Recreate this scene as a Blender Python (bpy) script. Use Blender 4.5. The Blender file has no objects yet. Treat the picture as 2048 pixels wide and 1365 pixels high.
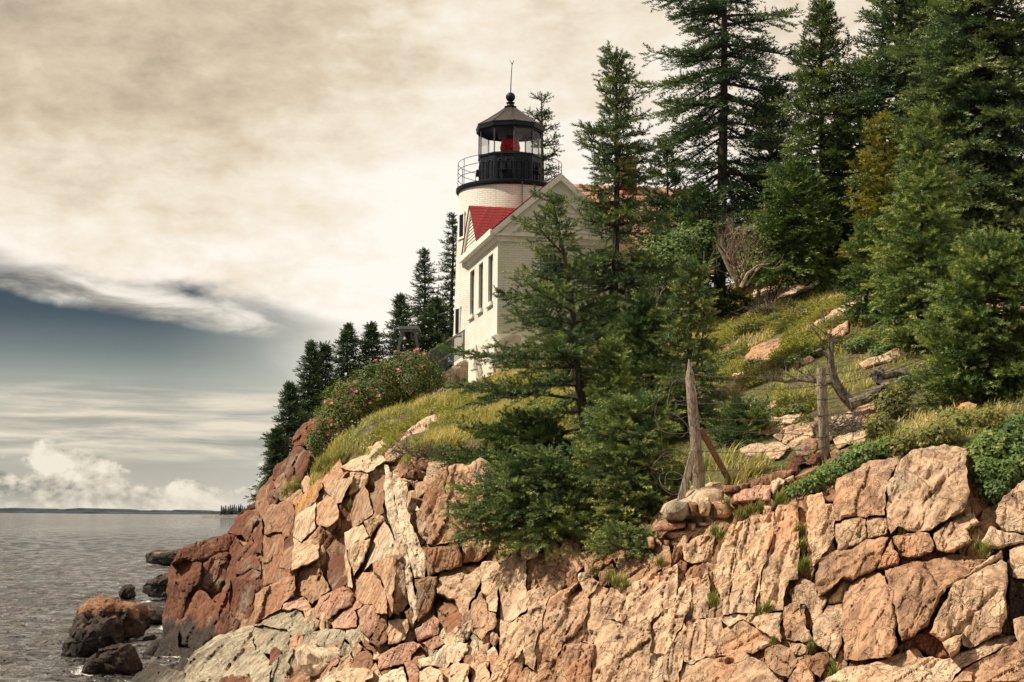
import bpy, math, random
import numpy as np
from mathutils import Vector, Matrix
from mathutils.geometry import delaunay_2d_cdt

random.seed(7)
scene = bpy.context.scene
C = scene.collection
R = math.radians

# ------------------------------------------------------------------ camera
FPX, CX, CY, EYE = 3050.0, 1024.0, 682.5, np.array((0.0, 0.0, 4.0))   # focal length in photo pixels, eye 4 m above the sea
PITCH, ROLL = math.atan((1030 - CY) / FPX), R(0.45)
cam_d = bpy.data.cameras.new('camera')
cam = bpy.data.objects.new('camera', cam_d)
C.objects.link(cam)
cam_d.sensor_width = 36.0
cam_d.lens = FPX / 2048 * 36.0
cam_d.clip_start, cam_d.clip_end = 0.1, 40000
RM = Matrix.Rotation(math.pi / 2 + PITCH, 3, 'X') @ Matrix.Rotation(ROLL, 3, 'Z')
cam.matrix_world = Matrix.Translation(EYE) @ RM.to_4x4()
scene.camera = cam
RMN = np.array(RM)

# ------------------------------------------------------------------ sky
world = bpy.data.worlds.new('World')
scene.world = world
world.use_nodes = True
SUN_AZ, SUN_EL = R(-99), R(49)          # measured from +Y (view direction), negative = to the left of the view
nt = world.node_tree
nt.nodes.clear()


def nd(nt, typ, **kw):
    n = nt.nodes.new(typ)
    for k, v in kw.items():
        if isinstance(k, str) and hasattr(n, k):
            setattr(n, k, v)
    return n


def lk(nt, a, b):
    nt.links.new(a, b)


def mth(nt, op, a, b=None, c=None, clamp=False):
    n = nt.nodes.new('ShaderNodeMath')
    n.operation = op
    n.use_clamp = clamp
    for i, v in enumerate((a, b, c)):
        if v is None:
            continue
        if isinstance(v, (int, float)):
            n.inputs[i].default_value = v
        else:
            nt.links.new(v, n.inputs[i])
    return n.outputs[0]


def mapr(nt, v, a, b, c=0.0, d=1.0, smooth=True):
    n = nt.nodes.new('ShaderNodeMapRange')
    n.interpolation_type = 'SMOOTHSTEP' if smooth else 'LINEAR'
    nt.links.new(v, n.inputs[0])
    for i, x in zip((1, 2, 3, 4), (a, b, c, d)):
        n.inputs[i].default_value = x
    return n.outputs[0]


def mixc(nt, f, a, b, blend='MIX'):
    n = nt.nodes.new('ShaderNodeMix')
    n.data_type = 'RGBA'
    n.blend_type = blend
    n.clamp_factor = True
    for i, v in ((0, f), (6, a), (7, b)):
        if isinstance(v, (int, float)):
            n.inputs[i].default_value = v
        elif isinstance(v, (tuple, list)):
            n.inputs[i].default_value = tuple(v) + (1.0,) * (4 - len(v))
        else:
            nt.links.new(v, n.inputs[i])
    return n.outputs[2]


def noise(nt, vec, scale, detail=4.0, rough=0.55, dist=0.0):
    n = nt.nodes.new('ShaderNodeTexNoise')
    n.inputs['Scale'].default_value = scale
    n.inputs['Detail'].default_value = detail
    n.inputs['Roughness'].default_value = rough
    n.inputs['Distortion'].default_value = dist
    if vec is not None:
        nt.links.new(vec, n.inputs['Vector'])
    return n.outputs[0]


def mapping(nt, vec, scale=(1, 1, 1), rot=(0, 0, 0), loc=(0, 0, 0)):
    n = nt.nodes.new('ShaderNodeMapping')
    n.inputs['Scale'].default_value = scale
    n.inputs['Rotation'].default_value = rot
    n.inputs['Location'].default_value = loc
    nt.links.new(vec, n.inputs['Vector'])
    return n.outputs[0]


def srgb(r, g, b):
    f = lambda c: (c / 255 / 12.92) if c <= 10.31 else ((c / 255 + 0.055) / 1.055) ** 2.4
    return (f(r), f(g), f(b))


def build_sky():
    tc = nd(nt, 'ShaderNodeTexCoord')
    sep = nd(nt, 'ShaderNodeSeparateXYZ')
    lk(nt, tc.outputs['Generated'], sep.inputs[0])
    X, Y, Z = sep.outputs
    az = mth(nt, 'ARCTAN2', X, Y)                       # radians from the view direction
    el = mth(nt, 'ARCSINE', Z)
    comb = nd(nt, 'ShaderNodeCombineXYZ')
    lk(nt, az, comb.inputs[0]); lk(nt, el, comb.inputs[1])
    ae = comb.outputs[0]
    sky = nd(nt, 'ShaderNodeTexSky')
    sky.sky_type = 'NISHITA'
    sky.sun_disc = False
    sky.sun_elevation = SUN_EL
    sky.sun_rotation = SUN_AZ
    sky.dust_density = 2.5
    S = 7.8
    sc = lambda r, g, b: tuple(S * v for v in srgb(r, g, b))
    # high overcast sheet: soft mottled tan, brighter towards the lower middle of the sheet
    n1 = noise(nt, mapping(nt, ae, (1, 2.6, 1), loc=(3.1, 1.7, 0)), 5.0, 9, 0.55, 0.4)
    n2 = noise(nt, mapping(nt, ae, (1, 1.9, 1), (0, 0, R(-12)), (1.3, 4.2, 0)), 14.0, 8, 0.6, 0.2)
    n3 = noise(nt, mapping(nt, ae, (1, 1.7, 1), loc=(8.3, 2.2, 0)), 46.0, 7, 0.62, 0.2)
    m = mth(nt, 'MULTIPLY_ADD', n2, 0.50, mth(nt, 'MULTIPLY_ADD', n3, 0.30, mth(nt, 'MULTIPLY', n1, 0.36)))
    hi = mapr(nt, el, 0.31, 0.14, -0.09, 0.25)
    m = mth(nt, 'ADD', mth(nt, 'ADD', m, 0.055), hi)
    glow = mapr(nt, az, -0.20, -0.02, 0.0, 0.25)        # thinner sheet out to sea on the right of the gap
    m = mth(nt, 'ADD', m, glow)
    cr = nd(nt, 'ShaderNodeValToRGB')
    e = cr.color_ramp.elements
    e[0].position, e[0].color = 0.40, sc(170, 155, 136) + (1,)
    e[1].position, e[1].color = 0.98, sc(252, 245, 234) + (1,)
    for p, c in ((0.52, (196, 179, 155)), (0.64, (216, 199, 174)), (0.78, (237, 224, 204))):
        k = e.new(p); k.color = sc(*c) + (1,)
    lk(nt, m, cr.inputs[0])
    sheet = cr.outputs[0]
    # long gap under the sheet where darker blue air shows, in the west
    wob = noise(nt, mapping(nt, ae, (1, 2.2, 1), loc=(0.4, 0.2, 0)), 7.0, 6, 0.55, 0.5)
    top = mth(nt, 'MULTIPLY_ADD', mth(nt, 'SUBTRACT', wob, 0.5), 0.075, mth(nt, 'MULTIPLY_ADD', az, -0.15, 0.112))
    dlt = mth(nt, 'SUBTRACT', top, el)                   # > 0 below the sheet's ragged lower edge
    gap = mapr(nt, dlt, -0.008, 0.016)
    east = mapr(nt, mth(nt, 'MULTIPLY_ADD', wob, 0.10, az), -0.01, -0.11)
    gap = mth(nt, 'MULTIPLY', gap, east)
    gcol = nd(nt, 'ShaderNodeValToRGB')
    g = gcol.color_ramp.elements
    g[0].position, g[0].color = 0.0, sc(206, 199, 182) + (1,)
    g[1].position, g[1].color = 0.146, sc(38, 52, 66) + (1,)
    for p, c in ((0.030, (176, 174, 162)), (0.060, (190, 185, 170)), (0.086, (152, 157, 150)), (0.101, (114, 124, 122)), (0.123, (64, 79, 88))):
        k = g.new(p); k.color = sc(*c) + (1,)
    lk(nt, el, gcol.inputs[0])
    fadeE = mapr(nt, az, -0.24, -0.09, 0.0, 0.75)
    gapc = mixc(nt, fadeE, gcol.outputs[0], sc(205, 204, 192))
    air = mixc(nt, 0.93, sky.outputs[0], gapc)
    # a bright wisp lies across the top of the gap
    hw = noise(nt, mapping(nt, ae, (1, 3.0, 1), loc=(5.0, 2.0, 0)), 13.0, 6, 0.6, 0.7)
    hx = mth(nt, 'DIVIDE', mth(nt, 'ADD', az, 0.235), 0.095)
    hy = mth(nt, 'DIVIDE', mth(nt, 'ADD', mth(nt, 'MULTIPLY_ADD', az, 0.14, el), -0.1000), 0.0085)
    hd = mth(nt, 'ADD', mth(nt, 'ADD', mth(nt, 'POWER', mth(nt, 'ABSOLUTE', hx), 2), mth(nt, 'POWER', mth(nt, 'ABSOLUTE', hy), 2)), mth(nt, 'MULTIPLY', mth(nt, 'SUBTRACT', hw, 0.5), 5.0))
    wisp = mapr(nt, hd, 2.6, -0.9, 0, 0.95)
    base = mixc(nt, gap, sheet, air)
    base = mixc(nt, wisp, base, mixc(nt, mapr(nt, hw, 0.35, 0.65), sc(244, 238, 224), sc(196, 188, 172)))
    # thin streaks low down
    st = noise(nt, mapping(nt, ae, (1, 11, 1), loc=(0, 0.3, 0)), 9.0, 7, 0.6, 0.3)
    band = mth(nt, 'MULTIPLY', mapr(nt, el, 0.022, 0.045), mapr(nt, el, 0.088, 0.066))
    sband = mth(nt, 'MULTIPLY', band, mapr(nt, st, 0.42, 0.66, 0, 0.9))
    base = mixc(nt, sband, base, sc(232, 222, 200))
    sd = mth(nt, 'MULTIPLY', band, mapr(nt, st, 0.46, 0.34, 0, 0.55))
    base = mixc(nt, sd, base, sc(146, 146, 136))
    # heaped cumulus over the horizon in the west
    pv = mapping(nt, ae, (1, 1.35, 1), loc=(0.71, 0.13, 0))
    puff = noise(nt, pv, 26.0, 9, 0.58, 0.15)
    lump = noise(nt, mapping(nt, ae, (1, 0.0, 1), loc=(2.45, 0, 0)), 11.0, 3, 0.5)
    ceil_ = mth(nt, 'MULTIPLY_ADD', lump, 0.085, -0.006)
    ceil_ = mth(nt, 'MULTIPLY', ceil_, mapr(nt, az, -0.13, -0.26, 0.30, 1.0))
    pm = mth(nt, 'ADD', mth(nt, 'DIVIDE', mth(nt, 'SUBTRACT', ceil_, el), 0.028), mth(nt, 'MULTIPLY', mth(nt, 'SUBTRACT', puff, 0.5), 3.4))
    pmask = mapr(nt, pm, 0.0, 0.28)
    pshade = noise(nt, mapping(nt, ae, (1, 1.35, 1), loc=(0.705, 0.122, 0)), 26.0, 9, 0.6, 0.15)
    relief = mth(nt, 'SUBTRACT', puff, pshade)
    pl = mth(nt, 'ADD', mapr(nt, pm, 1.8, 0.1, 0.25, 0.75), mth(nt, 'MULTIPLY', relief, 4.2))
    pcr = nd(nt, 'ShaderNodeValToRGB')
    e = pcr.color_ramp.elements
    e[0].position, e[0].color = 0.1, sc(128, 128, 120) + (1,)
    e[1].position, e[1].color = 0.95, sc(240, 232, 212) + (1,)
    k = e.new(0.5); k.color = sc(204, 196, 178) + (1,)
    lk(nt, pl, pcr.inputs[0])
    base = mixc(nt, mth(nt, 'MULTIPLY', pmask, 0.92), base, pcr.outputs[0])
    # haze on the horizon and dull sea-grey below it
    base = mixc(nt, mapr(nt, el, 0.020, 0.0, 0.0, 0.55), base, sc(228, 221, 204))
    bg = nd(nt, 'ShaderNodeBackground')
    bg.inputs['Strength'].default_value = 0.1
    lk(nt, base, bg.inputs['Color'])
    out = nd(nt, 'ShaderNodeOutputWorld')
    lk(nt, bg.outputs[0], out.inputs['Surface'])


build_sky()
world.cycles.sampling_method = 'MANUAL'
world.cycles.sample_map_resolution = 1024

# ------------------------------------------------------------------ sun, exposure
sun_d = bpy.data.lights.new('sun', 'SUN')
sun_d.energy = 5.0
sun_d.angle = R(2.0)
sun_d.color = (1.0, 0.90, 0.74)
sun = bpy.data.objects.new('sun', sun_d)
C.objects.link(sun)
sdir = Vector((math.sin(SUN_AZ) * math.cos(SUN_EL), math.cos(SUN_AZ) * math.cos(SUN_EL), math.sin(SUN_EL)))
sun.rotation_euler = sdir.to_track_quat('Z', 'Y').to_euler()
vs = scene.view_settings
vs.view_transform, vs.look, vs.gamma, vs.use_curve_mapping = 'Standard', 'None', 1.0, False
vs.exposure = 0.44
cy = scene.cycles
cy.max_bounces, cy.diffuse_bounces, cy.glossy_bounces, cy.transmission_bounces, cy.transparent_max_bounces = 5, 2, 3, 4, 8

# ------------------------------------------------------------------ helpers: rays, noise, meshes


def rays(px, py):
    px, py = np.asarray(px, float), np.asarray(py, float)
    v = np.stack([(px - CX) / FPX, (CY - py) / FPX, -np.ones_like(px)], -1)
    return v @ RMN.T


def at(px, py, d):
    """World point seen at photo pixel (px, py), d metres deep."""
    return EYE + rays(px, py) * np.asarray(d, float)[..., None]


def proj(Pw):
    q = (np.asarray(Pw, float) - EYE) @ RMN
    dep = np.maximum(-q[..., 2], 1e-3)
    return CX + q[..., 0] / dep * FPX, CY - q[..., 1] / dep * FPX, -q[..., 2]


def pip(px, py, poly):
    poly = np.asarray(poly, float)
    ins = np.zeros(np.shape(px), bool)
    x0, y0 = poly[-1][:2]
    for x1, y1 in poly[:, :2]:
        if y0 != y1:
            c = ((y0 > py) != (y1 > py)) & (px < (x1 - x0) * (py - y0) / (y1 - y0) + x0)
            ins ^= c
        x0, y0 = x1, y1
    return ins


def _h(ix, iy, iz, s):
    n = (ix.astype(np.int64) * 374761393 + iy.astype(np.int64) * 668265263 + iz.astype(np.int64) * 2147483647 + s * 1274126177) & 0xFFFFFFFF
    n = ((n ^ (n >> 13)) * 1274126177) & 0xFFFFFFFF
    n = ((n ^ (n >> 16)) * 2246822519) & 0xFFFFFFFF
    n = n ^ (n >> 15)
    return (n & 0xFFFFFF) / float(0xFFFFFF)


def vnoise(p, s=0):
    i = np.floor(p)
    f = p - i
    f = f * f * (3 - 2 * f)
    ix, iy, iz = i[..., 0], i[..., 1], i[..., 2]
    out = 0
    for dx in (0, 1):
        for dy in (0, 1):
            for dz in (0, 1):
                w = (f[..., 0] if dx else 1 - f[..., 0]) * (f[..., 1] if dy else 1 - f[..., 1]) * (f[..., 2] if dz else 1 - f[..., 2])
                out = out + w * _h(ix + dx, iy + dy, iz + dz, s)
    return out * 2 - 1


def fbm(p, s=0, o=4, g=0.5):
    a, t = 1.0, 0
    for k in range(o):
        t = t + a * vnoise(p * 2.03 ** k + 17.3 * k, s + k)
        a *= g
    return t


def chips(p, s=0, slope=0.5, step=1.0):
    """Broken-rock relief: each Voronoi cell is a tilted facet. Returns (height, distance to cell edge)."""
    i = np.floor(p)
    best = np.full(p.shape[:-1], 9e9); sec = best.copy()
    hgt = np.zeros(p.shape[:-1])
    for dx in (-1, 0, 1):
        for dy in (-1, 0, 1):
            for dz in (-1, 0, 1):
                c = i + np.array((dx, dy, dz))
                a, b, d = c[..., 0], c[..., 1], c[..., 2]
                q = c + np.stack([_h(a, b, d, s + 1), _h(a, b, d, s + 2), _h(a, b, d, s + 3)], -1)
                v = p - q
                r = np.sqrt((v * v).sum(-1))
                tilt = np.stack([_h(a, b, d, s + 4), _h(a, b, d, s + 5), _h(a, b, d, s + 6)], -1) * 2 - 1
                hh = step * (_h(a, b, d, s + 7) - 0.5) + slope * (v * tilt).sum(-1)
                nearer = r < best
                sec = np.where(nearer, best, np.minimum(sec, r))
                hgt = np.where(nearer, hh, hgt)
                best = np.where(nearer, r, best)
    return hgt, sec - best


def mesh_np(name, V, F, smooth=False, attrs=None):
    V = np.ascontiguousarray(V, np.float32)
    F = np.ascontiguousarray(F, np.int32)
    k = F.shape[1]
    me = bpy.data.meshes.new(name)
    me.vertices.add(len(V)); me.vertices.foreach_set('co', V.ravel())
    me.loops.add(F.size); me.loops.foreach_set('vertex_index', F.ravel())
    me.polygons.add(len(F))
    me.polygons.foreach_set('loop_start', np.arange(0, F.size, k, dtype=np.int32))
    me.polygons.foreach_set('loop_total', np.full(len(F), k, np.int32))
    if smooth:
        me.polygons.foreach_set('use_smooth', np.ones(len(F), bool))
    for an, av in (attrs or {}).items():
        a = me.attributes.new(an, 'FLOAT', 'POINT')
        a.data.foreach_set('value', np.ascontiguousarray(av, np.float32))
    me.update(calc_edges=True)
    return me


def link(name, me, mat=None, parent=None, loc=(0, 0, 0)):
    o = bpy.data.objects.new(name, me)
    C.objects.link(o)
    if mat is not None:
        me.materials.append(mat)
    if parent is not None:
        o.parent = parent
    o.location = tuple(float(v) for v in loc)
    return o


def obj_np(name, V, F, mat, parent=None, origin=None, smooth=False, attrs=None):
    """One mesh object from world coordinates; its origin at ORIGIN (default: the centre of its base)."""
    V = np.asarray(V, float)
    if origin is None:
        origin = np.array((V[:, 0].mean(), V[:, 1].mean(), V[:, 2].min()))
    me = mesh_np(name, V - origin, F, smooth, attrs)
    pl = np.array(parent.location) if parent is not None else 0
    return link(name, me, mat, parent, np.asarray(origin) - pl)


def tag(o, label=None, cat=None, group=None, kind=None):
    for k, v in (('label', label), ('category', cat), ('group', group), ('kind', kind)):
        if v:
            o[k] = v
    return o


def thing(name, label, cat, loc, rz=0.0, group=None):
    o = bpy.data.objects.new(name, None)
    C.objects.link(o)
    o.empty_display_size = 0.2
    o.location = tuple(float(v) for v in loc)
    o.rotation_euler = (0, 0, rz)
    return tag(o, label, cat, group)


class MB:
    """Collects boxes, bars, tubes and lathes; build() links them as one mesh object (in the parent's own coordinates)."""

    def __init__(s):
        s.V, s.F = [], []

    def add(s, V, F):
        n = len(s.V)
        s.V += [tuple(map(float, v)) for v in V]
        s.F += [tuple(i + n for i in f) for f in F]
        return s

    def hexa(s, p):
        return s.add(p, [(0, 3, 2, 1), (4, 5, 6, 7), (0, 1, 5, 4), (1, 2, 6, 5), (2, 3, 7, 6), (3, 0, 4, 7)])

    def box(s, a, b):
        (x0, y0, z0), (x1, y1, z1) = a, b
        return s.hexa([(x0, y0, z0), (x1, y0, z0), (x1, y1, z0), (x0, y1, z0), (x0, y0, z1), (x1, y0, z1), (x1, y1, z1), (x0, y1, z1)])

    def bar(s, a, b, w, h, up=(0, 0, 1)):
        a, b, up = Vector(a), Vector(b), Vector(up)
        d = (b - a).normalized()
        x = d.cross(up)
        x = x.normalized() if x.length > 1e-4 else Vector((1, 0, 0))
        u = x.cross(d)
        x *= w / 2; u *= h / 2
        return s.hexa([a - x - u, a + x - u, a + x + u, a - x + u, b - x - u, b + x - u, b + x + u, b - x + u])

    def tube(s, pts, rad, n=8, cap=True, closed=False):
        pts = [Vector(p) for p in pts]
        m = len(pts)
        if not hasattr(rad, '__len__'):
            rad = [rad] * m
        V, F = [], []
        ref = Vector((0.13, 0.21, 0.97))
        for i, p in enumerate(pts):
            if closed:
                d = pts[(i + 1) % m] - pts[i - 1]
            else:
                d = pts[min(i + 1, m - 1)] - pts[max(i - 1, 0)]
            d.normalize()
            x = d.cross(ref)
            if x.length < 0.05:
                x = d.cross(Vector((1, 0, 0)))
            x.normalize()
            y = d.cross(x)
            for k in range(n):
                a = 2 * math.pi * k / n
                V.append(p + x * (math.cos(a) * rad[i]) + y * (math.sin(a) * rad[i]))
        for i in range(m if closed else m - 1):
            j = (i + 1) % m
            for k in range(n):
                l = (k + 1) % n
                F.append((i * n + k, i * n + l, j * n + l, j * n + k))
        if cap and not closed:
            F.append(tuple(range(n - 1, -1, -1)))
            F.append(tuple(range((m - 1) * n, m * n)))
        return s.add(V, F)

    def lathe(s, prof, n=48, phase=0.0, center=(0, 0), cap=True):
        V, F = [], []
        for r, z in prof:
            for k in range(n):
                a = phase + 2 * math.pi * k / n
                V.append((center[0] + r * math.cos(a), center[1] + r * math.sin(a), z))
        m = len(prof)
        for i in range(m - 1):
            for k in range(n):
                l = (k + 1) % n
                F.append((i * n + k, i * n + l, (i + 1) * n + l, (i + 1) * n + k))
        if cap:
            F.append(tuple(range(n - 1, -1, -1)))
            F.append(tuple(range((m - 1) * n, m * n)))
        return s.add(V, F)

    def build(s, name, mat, parent=None, smooth=False, bevel=0.0, loc=None):
        me = bpy.data.meshes.new(name)
        V = np.array(s.V)
        if loc is None:
            loc = np.array((V[:, 0].mean(), V[:, 1].mean(), V[:, 2].min()))
        me.from_pydata([tuple(v) for v in V - np.asarray(loc)], [], s.F)
        me.update()
        if smooth:
            me.polygons.foreach_set('use_smooth', np.ones(len(me.polygons), bool))
            me.set_sharp_from_angle(angle=R(38))
        o = link(name, me, mat, parent, loc)
        if bevel:
            b = o.modifiers.new('bevel', 'BEVEL')
            b.width = bevel; b.segments = 2; b.limit_method = 'ANGLE'
        return o


# ------------------------------------------------------------------ materials


def new_mat(name):
    m = bpy.data.materials.new(name)
    m.use_nodes = True
    t = m.node_tree
    b = t.nodes['Principled BSDF']
    b.inputs['Specular IOR Level'].default_value = 0.3
    return m, t, b


def bump(t, b, h, strength, dist, prev=None):
    n = t.nodes.new('ShaderNodeBump')
    n.inputs['Strength'].default_value = strength
    n.inputs['Distance'].default_value = dist
    lk(t, h, n.inputs['Height'])
    if prev is not None:
        lk(t, prev, n.inputs['Normal'])
    lk(t, n.outputs[0], b.inputs['Normal'])
    return n.outputs[0]


def gpos(t):
    return t.nodes.new('ShaderNodeNewGeometry').outputs['Position']


def rock_color(t, tint, pos):
    """Granite: tint broken up by patches, streaks along the jointing, grain, rust and lichen; dark weed where the tide reaches."""
    nA = noise(t, pos, 0.9, 7, 0.62)
    nB = noise(t, mapping(t, pos, (1.0, 1.0, 0.35), (0.25, 0.3, 0.0)), 5.5, 8, 0.68, 0.25)
    nC = noise(t, pos, 55.0, 3, 0.7)
    c = mixc(t, mapr(t, nB, 0.32, 0.66), mixc(t, 1.0, tint, (0.46, 0.40, 0.37), 'MULTIPLY'), mixc(t, 1.0, tint, (1.14, 1.10, 1.04), 'MULTIPLY'))
    fine = noise(t, mapping(t, pos, (1, 1, 0.18), (0.22, 0.32, 0)), 26.0, 6, 0.75, 0.4)
    c = mixc(t, mapr(t, fine, 0.53, 0.62, 0, 0.75), c, mixc(t, 1.0, c, (0.36, 0.27, 0.22), 'MULTIPLY'))
    c = mixc(t, mapr(t, nA, 0.52, 0.68, 0, 0.55), c, mixc(t, 1.0, tint, (0.88, 0.60, 0.46), 'MULTIPLY'))
    c = mixc(t, mapr(t, nA, 0.47, 0.34, 0, 0.35), c, (0.50, 0.42, 0.32))
    rust = noise(t, mapping(t, pos, (1.3, 1.3, 0.5), loc=(7, 3, 1)), 1.7, 6, 0.65)
    c = mixc(t, mapr(t, rust, 0.60, 0.72, 0, 0.55), c, (0.34, 0.135, 0.045))
    lich = noise(t, mapping(t, pos, loc=(2, 9, 4)), 3.1, 9, 0.72)
    c = mixc(t, mapr(t, lich, 0.63, 0.70, 0, 0.55), c, (0.10, 0.09, 0.08))
    c = mixc(t, mapr(t, nC, 0.57, 0.70, 0, 0.38), c, mixc(t, 1.0, c, (0.40, 0.36, 0.34), 'MULTIPLY'))
    c = mixc(t, mapr(t, nC, 0.44, 0.32, 0, 0.35), c, mixc(t, 1.0, c, (1.5, 1.45, 1.4), 'MULTIPLY'))
    sep = t.nodes.new('ShaderNodeSeparateXYZ')
    lk(t, pos, sep.inputs[0])
    lvl = mth(t, 'MULTIPLY_ADD', noise(t, pos, 0.8, 8, 0.7), -2.2, sep.outputs[2])
    wet = mapr(t, lvl, -0.05, -0.40)
    far = mapr(t, sep.outputs[1], 33.0, 36.0)
    wet = mth(t, 'MULTIPLY', wet, far)
    weed = mixc(t, mapr(t, nB, 0.4, 0.6), (0.008, 0.008, 0.008), (0.034, 0.026, 0.016))
    c = mixc(t, mth(t, 'MULTIPLY', wet, 0.93), c, weed)
    return c, nB, nC, wet


def rock_bump(t, b, pos, nB, nC):
    vor = t.nodes.new('ShaderNodeTexVoronoi')
    vor.feature = 'DISTANCE_TO_EDGE'
    vor.inputs['Scale'].default_value = 1.9
    nw = t.nodes.new('ShaderNodeTexNoise'); nw.inputs['Scale'].default_value = 3.0; nw.inputs['Detail'].default_value = 5
    lk(t, pos, nw.inputs['Vector'])
    mp = mapping(t, pos, (1.0, 1.0, 0.55), (0.2, 0.35, 0.1))
    va = t.nodes.new('ShaderNodeVectorMath'); va.operation = 'MULTIPLY_ADD'
    lk(t, nw.outputs[1], va.inputs[0]); va.inputs[1].default_value = (0.9, 0.9, 0.9); lk(t, mp, va.inputs[2])
    lk(t, va.outputs[0], vor.inputs['Vector'])
    crack = mapr(t, vor.outputs['Distance'], 0.0, 0.035)
    vor2 = t.nodes.new('ShaderNodeTexVoronoi')
    vor2.feature = 'DISTANCE_TO_EDGE'
    vor2.inputs['Scale'].default_value = 5.2
    va2 = t.nodes.new('ShaderNodeVectorMath'); va2.operation = 'MULTIPLY_ADD'
    lk(t, nw.outputs[1], va2.inputs[0]); va2.inputs[1].default_value = (0.8, 0.8, 0.8); lk(t, mapping(t, pos, (1, 1, 0.38), (0.28, 0.32, 0.5)), va2.inputs[2])
    lk(t, va2.outputs[0], vor2.inputs['Vector'])
    some = mapr(t, noise(t, pos, 1.4, 2, 0.5), 0.52, 0.64)
    crack2 = mth(t, 'MAXIMUM', mapr(t, vor2.outputs['Distance'], 0.0, 0.05), mth(t, 'SUBTRACT', 1.0, some))
    crack = mth(t, 'MULTIPLY', crack, mth(t, 'MULTIPLY_ADD', crack2, 0.75, 0.25))
    ridg = noise(t, mapping(t, pos, (1, 1, 0.22), (0.22, 0.30, 0)), 12.0, 8, 0.72, 0.3)
    h = mth(t, 'ADD', mth(t, 'MULTIPLY', nB, 0.55), mth(t, 'MULTIPLY', ridg, 0.95))
    h = mth(t, 'ADD', h, mth(t, 'MULTIPLY', crack, 0.5))
    p = bump(t, b, h, 0.9, 0.075)
    bump(t, b, nC, 0.40, 0.012, p)
    return crack


def mat_rock():
    m, t, b = new_mat('granite')
    info = t.nodes.new('ShaderNodeObjectInfo')
    pos = gpos(t)
    hsv = t.nodes.new('ShaderNodeHueSaturation')
    lk(t, info.outputs['Color'], hsv.inputs['Color'])
    lk(t, mapr(t, info.outputs['Random'], 0, 1, 0.86, 1.14, False), hsv.inputs['Value'])
    c, nB, nC, wet = rock_color(t, hsv.outputs[0], pos)
    crack = rock_bump(t, b, pos, nB, nC)
    c = mixc(t, mth(t, 'MULTIPLY', mth(t, 'SUBTRACT', 1.0, crack), 0.20), c, (0.07, 0.045, 0.03))   # joints drawn darker
    lk(t, c, b.inputs['Base Color'])
    lk(t, mapr(t, wet, 0, 1, 0.88, 0.62), b.inputs['Roughness'])
    return m


def mat_ground():
    """Headland: granite with turf and soil where the 'soil' attribute says so."""
    m, t, b = new_mat('headland_ground')
    pos = gpos(t)
    a = t.nodes.new('ShaderNodeAttribute'); a.attribute_name = 'soil'
    info = t.nodes.new('ShaderNodeObjectInfo')
    c, nB, nC, wet = rock_color(t, info.outputs['Color'], pos)
    rock_bump(t, b, pos, nB, nC)
    s1 = noise(t, pos, 1.2, 6, 0.6)
    s2 = noise(t, pos, 9.0, 6, 0.7)
    soil = mixc(t, mapr(t, s2, 0.35, 0.65), (0.060, 0.045, 0.022), (0.17, 0.13, 0.055))
    turf = mixc(t, mapr(t, s2, 0.35, 0.65), (0.055, 0.070, 0.018), (0.17, 0.16, 0.05))
    soil = mixc(t, mapr(t, s1, 0.42, 0.58), soil, turf)
    f = mapr(t, mth(t, 'MULTIPLY_ADD', mth(t, 'SUBTRACT', s2, 0.5), 0.8, a.outputs['Fac']), 0.35, 0.6)
    lk(t, mixc(t, f, c, soil), b.inputs['Base Color'])
    b.inputs['Roughness'].default_value = 0.9
    return m


def mat_leaf(name, c0, c1, c2=None, rough=0.6, trans=0.25):
    """Foliage coloured along the 'tint' attribute of each leaf or needle."""
    m, t, b = new_mat(name)
    a = t.nodes.new('ShaderNodeAttribute'); a.attribute_name = 'tint'
    cr = t.nodes.new('ShaderNodeValToRGB')
    e = cr.color_ramp.elements
    e[0].color, e[1].color = tuple(c0) + (1,), tuple(c2 or c1) + (1,)
    if c2:
        k = e.new(0.5); k.color = tuple(c1) + (1,)
    lk(t, a.outputs['Fac'], cr.inputs[0])
    lk(t, cr.outputs[0], b.inputs['Base Color'])
    b.inputs['Roughness'].default_value = rough
    if trans:
        tr = t.nodes.new('ShaderNodeBsdfTranslucent')
        lk(t, mixc(t, 1.0, cr.outputs[0], (1.3, 1.4, 0.7), 'MULTIPLY'), tr.inputs['Color'])
        mx = t.nodes.new('ShaderNodeMixShader')
        mx.inputs[0].default_value = trans
        lk(t, b.outputs[0], mx.inputs[1]); lk(t, tr.outputs[0], mx.inputs[2])
        lk(t, mx.outputs[0], t.nodes['Material Output'].inputs['Surface'])
    return m


def mat_plain(name, c, rough=0.6, var=0.25, scale=6.0, bmp=0.0, dist=0.01, stretch=(1, 1, 1), metal=0.0, dark=None, spec=0.3):
    m, t, b = new_mat(name)
    tc = t.nodes.new('ShaderNodeTexCoord')
    n = noise(t, mapping(t, tc.outputs['Object'], stretch), scale, 7, 0.65, 0.2)
    lo = dark or tuple(v * (1 - var * 1.6) for v in c)
    hi = tuple(min(1, v * (1 + var)) for v in c)
    lk(t, mixc(t, mapr(t, n, 0.3, 0.7), lo, hi), b.inputs['Base Color'])
    b.inputs['Roughness'].default_value = rough
    b.inputs['Metallic'].default_value = metal
    b.inputs['Specular IOR Level'].default_value = spec
    if bmp:
        bump(t, b, n, bmp, dist)
    return m


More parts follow.
